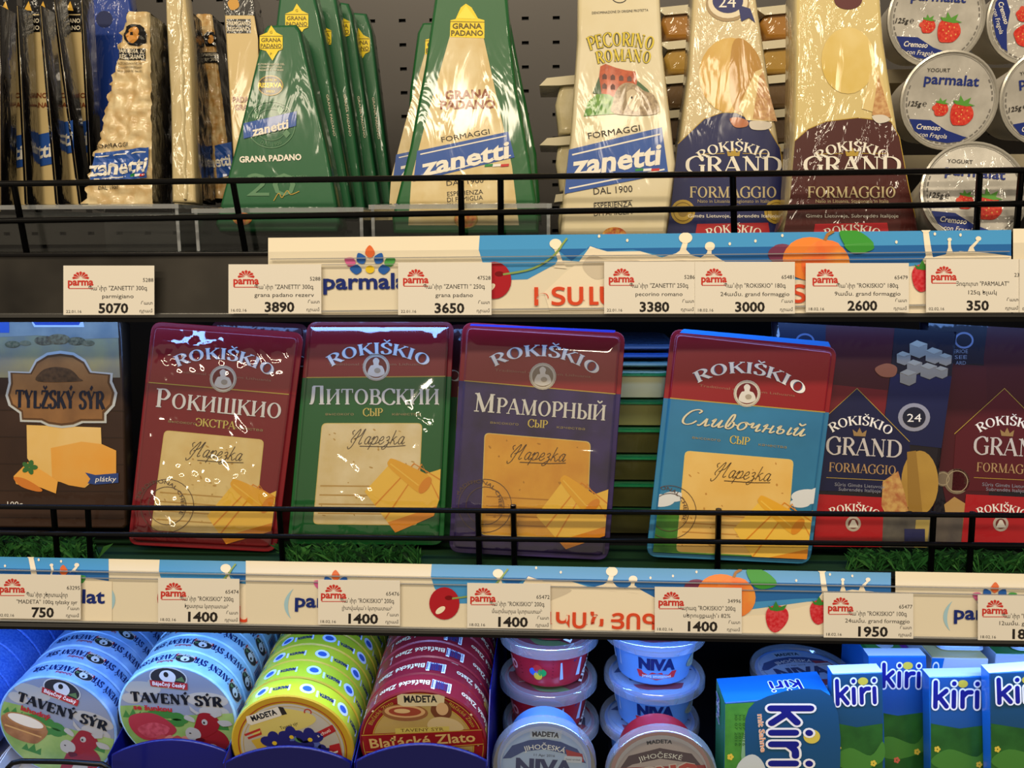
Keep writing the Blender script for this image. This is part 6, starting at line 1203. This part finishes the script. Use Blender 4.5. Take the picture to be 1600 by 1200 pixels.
def art_small(x0, x1, y0, hor, teal, lg, ex=None):
    def fn(f):
        f.poly([(x0 + 2, y0 + 2), (x1 - 2, y0 + 2), (x1 - 1, hor + 16), (x0 + 2, hor + 10)], mat(teal, 1), 1, 'printed_sky'); f.poly([(x0 + 2, hor), (x0 + (x1 - x0) * .5, hor + 8), (x1 - 1, hor + 2), (x1 - 1, 1266), (x0 + 2, 1266)], mat('2c6424', 1, mottled='20501c', mscale=40), 2, 'printed_meadow')
        f.poly([(x0 + 2, hor + 60), (x0 + 30, hor + 40), (x1 - 20, hor + 52), (x1 - 1, hor + 30), (x1 - 1, hor + 60), (x0 + 40, hor + 76)], mat('47802e', 1), 3, 'printed_meadow', True)
        f.text('kiri', lg[0], lg[1], lg[2], mat('181c78'), 6, w=lg[3], rot=lg[4], font='fat', outline=WHT, ow=.07); f.ell(lg[0] + 10, lg[1] - lg[2] * .95, 8, 6, mat('d8b83c', 1), 4, 'printed_sun')
        for k in range(3):
            fx, fy = x0 + 12 + k * (x1 - x0 - 22) / 2.2, hor + 40 + (k * 37) % 50
            for a in range(5): f.ell(fx + 3 * cos(a * 1.257), fy + 3 * sin(a * 1.257), 2.2, 2.2, mat('e0c040' if k != 1 else 'd06a4a', 1), 4, 'printed_flower', n=8)
    return fn
G = 'small snack packs standing in front'
rect_pack('snack_pack', 'taller blue snack pack rising behind two shorter ones', 'snack pack', [(1357, 1025), (1447, 1025), (1456, 1268), (1364, 1268)], .105, .018, [KT, KW, KT], art_small(1357, 1449, 1025, 1110, '22589c', (1408, 1072, 34, 62, 1)), G)
rect_pack('snack_pack', 'teal-topped snack pack right beside the large carton', 'snack pack', [(1301, 1053), (1379, 1050), (1385, 1268), (1303, 1268)], .06, .018, [KB, KW, KT], art_small(1297, 1380, 1052, 1128, '184864', (1338, 1098, 36, 66, -2)), G)
rect_pack('snack_pack', 'blue snack pack with crinkled top edge in the middle of the small packs', 'snack pack', [(1452, 1058), (1544, 1056), (1549, 1268), (1455, 1268)], .072, .018, [KT, KW, KT], art_small(1452, 1546, 1057, 1130, '1e5288', (1494, 1104, 38, 74, 1)), G)
rect_pack('snack_pack', 'sliver of a snack pack squeezed behind the pack at the picture edge', 'snack pack', [(1520, 1066), (1590, 1064), (1594, 1268), (1524, 1268)], .10, .014, [KB, KW, KT], art_small(1520, 1592, 1066, 1140, '184864', (1552, 1106, 34, 66, 0)), G)
rect_pack('snack_pack', 'snack pack cut by the picture edge', 'snack pack', [(1546, 1052), (1650, 1045), (1656, 1268), (1551, 1268)], .05, .018, [KB, KW, KT], art_small(1546, 1652, 1050, 1130, '184864', (1594, 1096, 36, 74, -2)), G)
def lying_box(label, x0, x1, yt, Y, d, h, mt, mf, group, deco=None):
    a, b = WY(x0, yt, Y), WY(x1, yt, Y); w = b.x - a.x
    t = thing('snack_box', label, 'carton', group, Matrix.Translation(((a.x + b.x) / 2, Y, a.z - h)))
    box('carton', (-w / 2, 0, 0), (w / 2, d, h), [mf], t, .001); box('printed_top', (-w / 2 + .001, .001, h), (w / 2 - .001, d - .001, h + .0006), mt, t)
    f = Face(t, lambda x, y, l: (-w / 2 + x * w / 100, -.0003 - .0001 * l, h - y * .001)); g = Face(t, lambda x, y, l: (-w / 2 + x * w / 100, d - y * d / 100, h + .0008 + .0001 * l))
    if deco: deco(f, g)
    f.build(); g.build(); return t
def deco1(f, g): g.poly([(8, 60), (40, 20), (80, 30), (90, 70), (40, 90)], mat('5a9a4a', 1), 1, 'top_print', True); g.poly([(30, 40), (60, 30), (70, 60), (40, 66)], mat('dfe4ea', 1), 2, 'top_print', True); g.poly([(80, 20), (96, 20), (99, 99), (86, 99)], mat('8a2a94', 1), 2, 'top_print'); f.text('kiri', 60, 20, 20, mat('181c78'), 3, w=56, font='fat', outline=WHT, ow=.07); 
def deco2(f, g): f.poly([(0, 0), (22, 0), (16, 30), (0, 30)], KT, 1, 'side_print'); f.ring(8, 10, 6, 6, 2, WHT, 2, 'side_print')
t = lying_box('green-topped snack box lying flat behind the tall snack pack', 1364, 1441, 1036, .15, .10, .16, mat('2f7a3c', 1), mat('2a7ad0', 1), 'snack boxes lying flat at the back', deco1)
t = lying_box('white-sided snack box lying flat, with a pale plastic tray on top', 1456, 1545, 1028, .13, .09, .16, mat('c9b070', 1), mat('b4b8c0', 1), 'snack boxes lying flat at the back', deco2)
t = lying_box('snack box lying flat next to the picture edge, white side out', 1556, 1660, 1022, .14, .10, .16, mat('3a7a3a', 1), mat('a8b4c4', 1), 'snack boxes lying flat at the back')
for x0, x1, y, l in ((1468, 1540, 1024, 'pale plastic tray resting on the white-sided snack box'), (1585, 1670, 1018, 'pale plastic tray resting on the snack box at the picture edge')):
    a, b = WY(x0, y, .145), WY(x1, y, .145); w = b.x - a.x; t = thing('plastic_tray', l, 'tray', 'pale plastic trays on the snack boxes', Matrix.Translation(((a.x + b.x) / 2, .145, WY(1500, 1028, .13).z + .0012 if x0 < 1500 else WY(1600, 1022, .14).z + .0012)))
    bm = bmesh.new(); P = rrect(-w / 2, 0, w / 2, .07, .008); rv = [[bm.verts.new((p[0], p[1], z)) for p in inset(P, i)] for i, z in ((.0, 0), (0, .001), (.003, .0015), (.005, .014), (.008, .016))]
    bm.faces.new(rv[0]); bm.faces.new(rv[-1])
    for r1, r2 in zip(rv, rv[1:]):
        for i in range(len(P)): bm.faces.new((r1[i], r1[(i + 1) % len(P)], r2[(i + 1) % len(P)], r2[i]))
    bmesh.ops.recalc_face_normals(bm, faces=bm.faces[:]); me = bpy.data.meshes.new('tray_shell'); bm.to_mesh(me); bm.free(); me.materials.append(mat('c4ccd8', 1, rough=.3)); link('tray_shell', me, t)
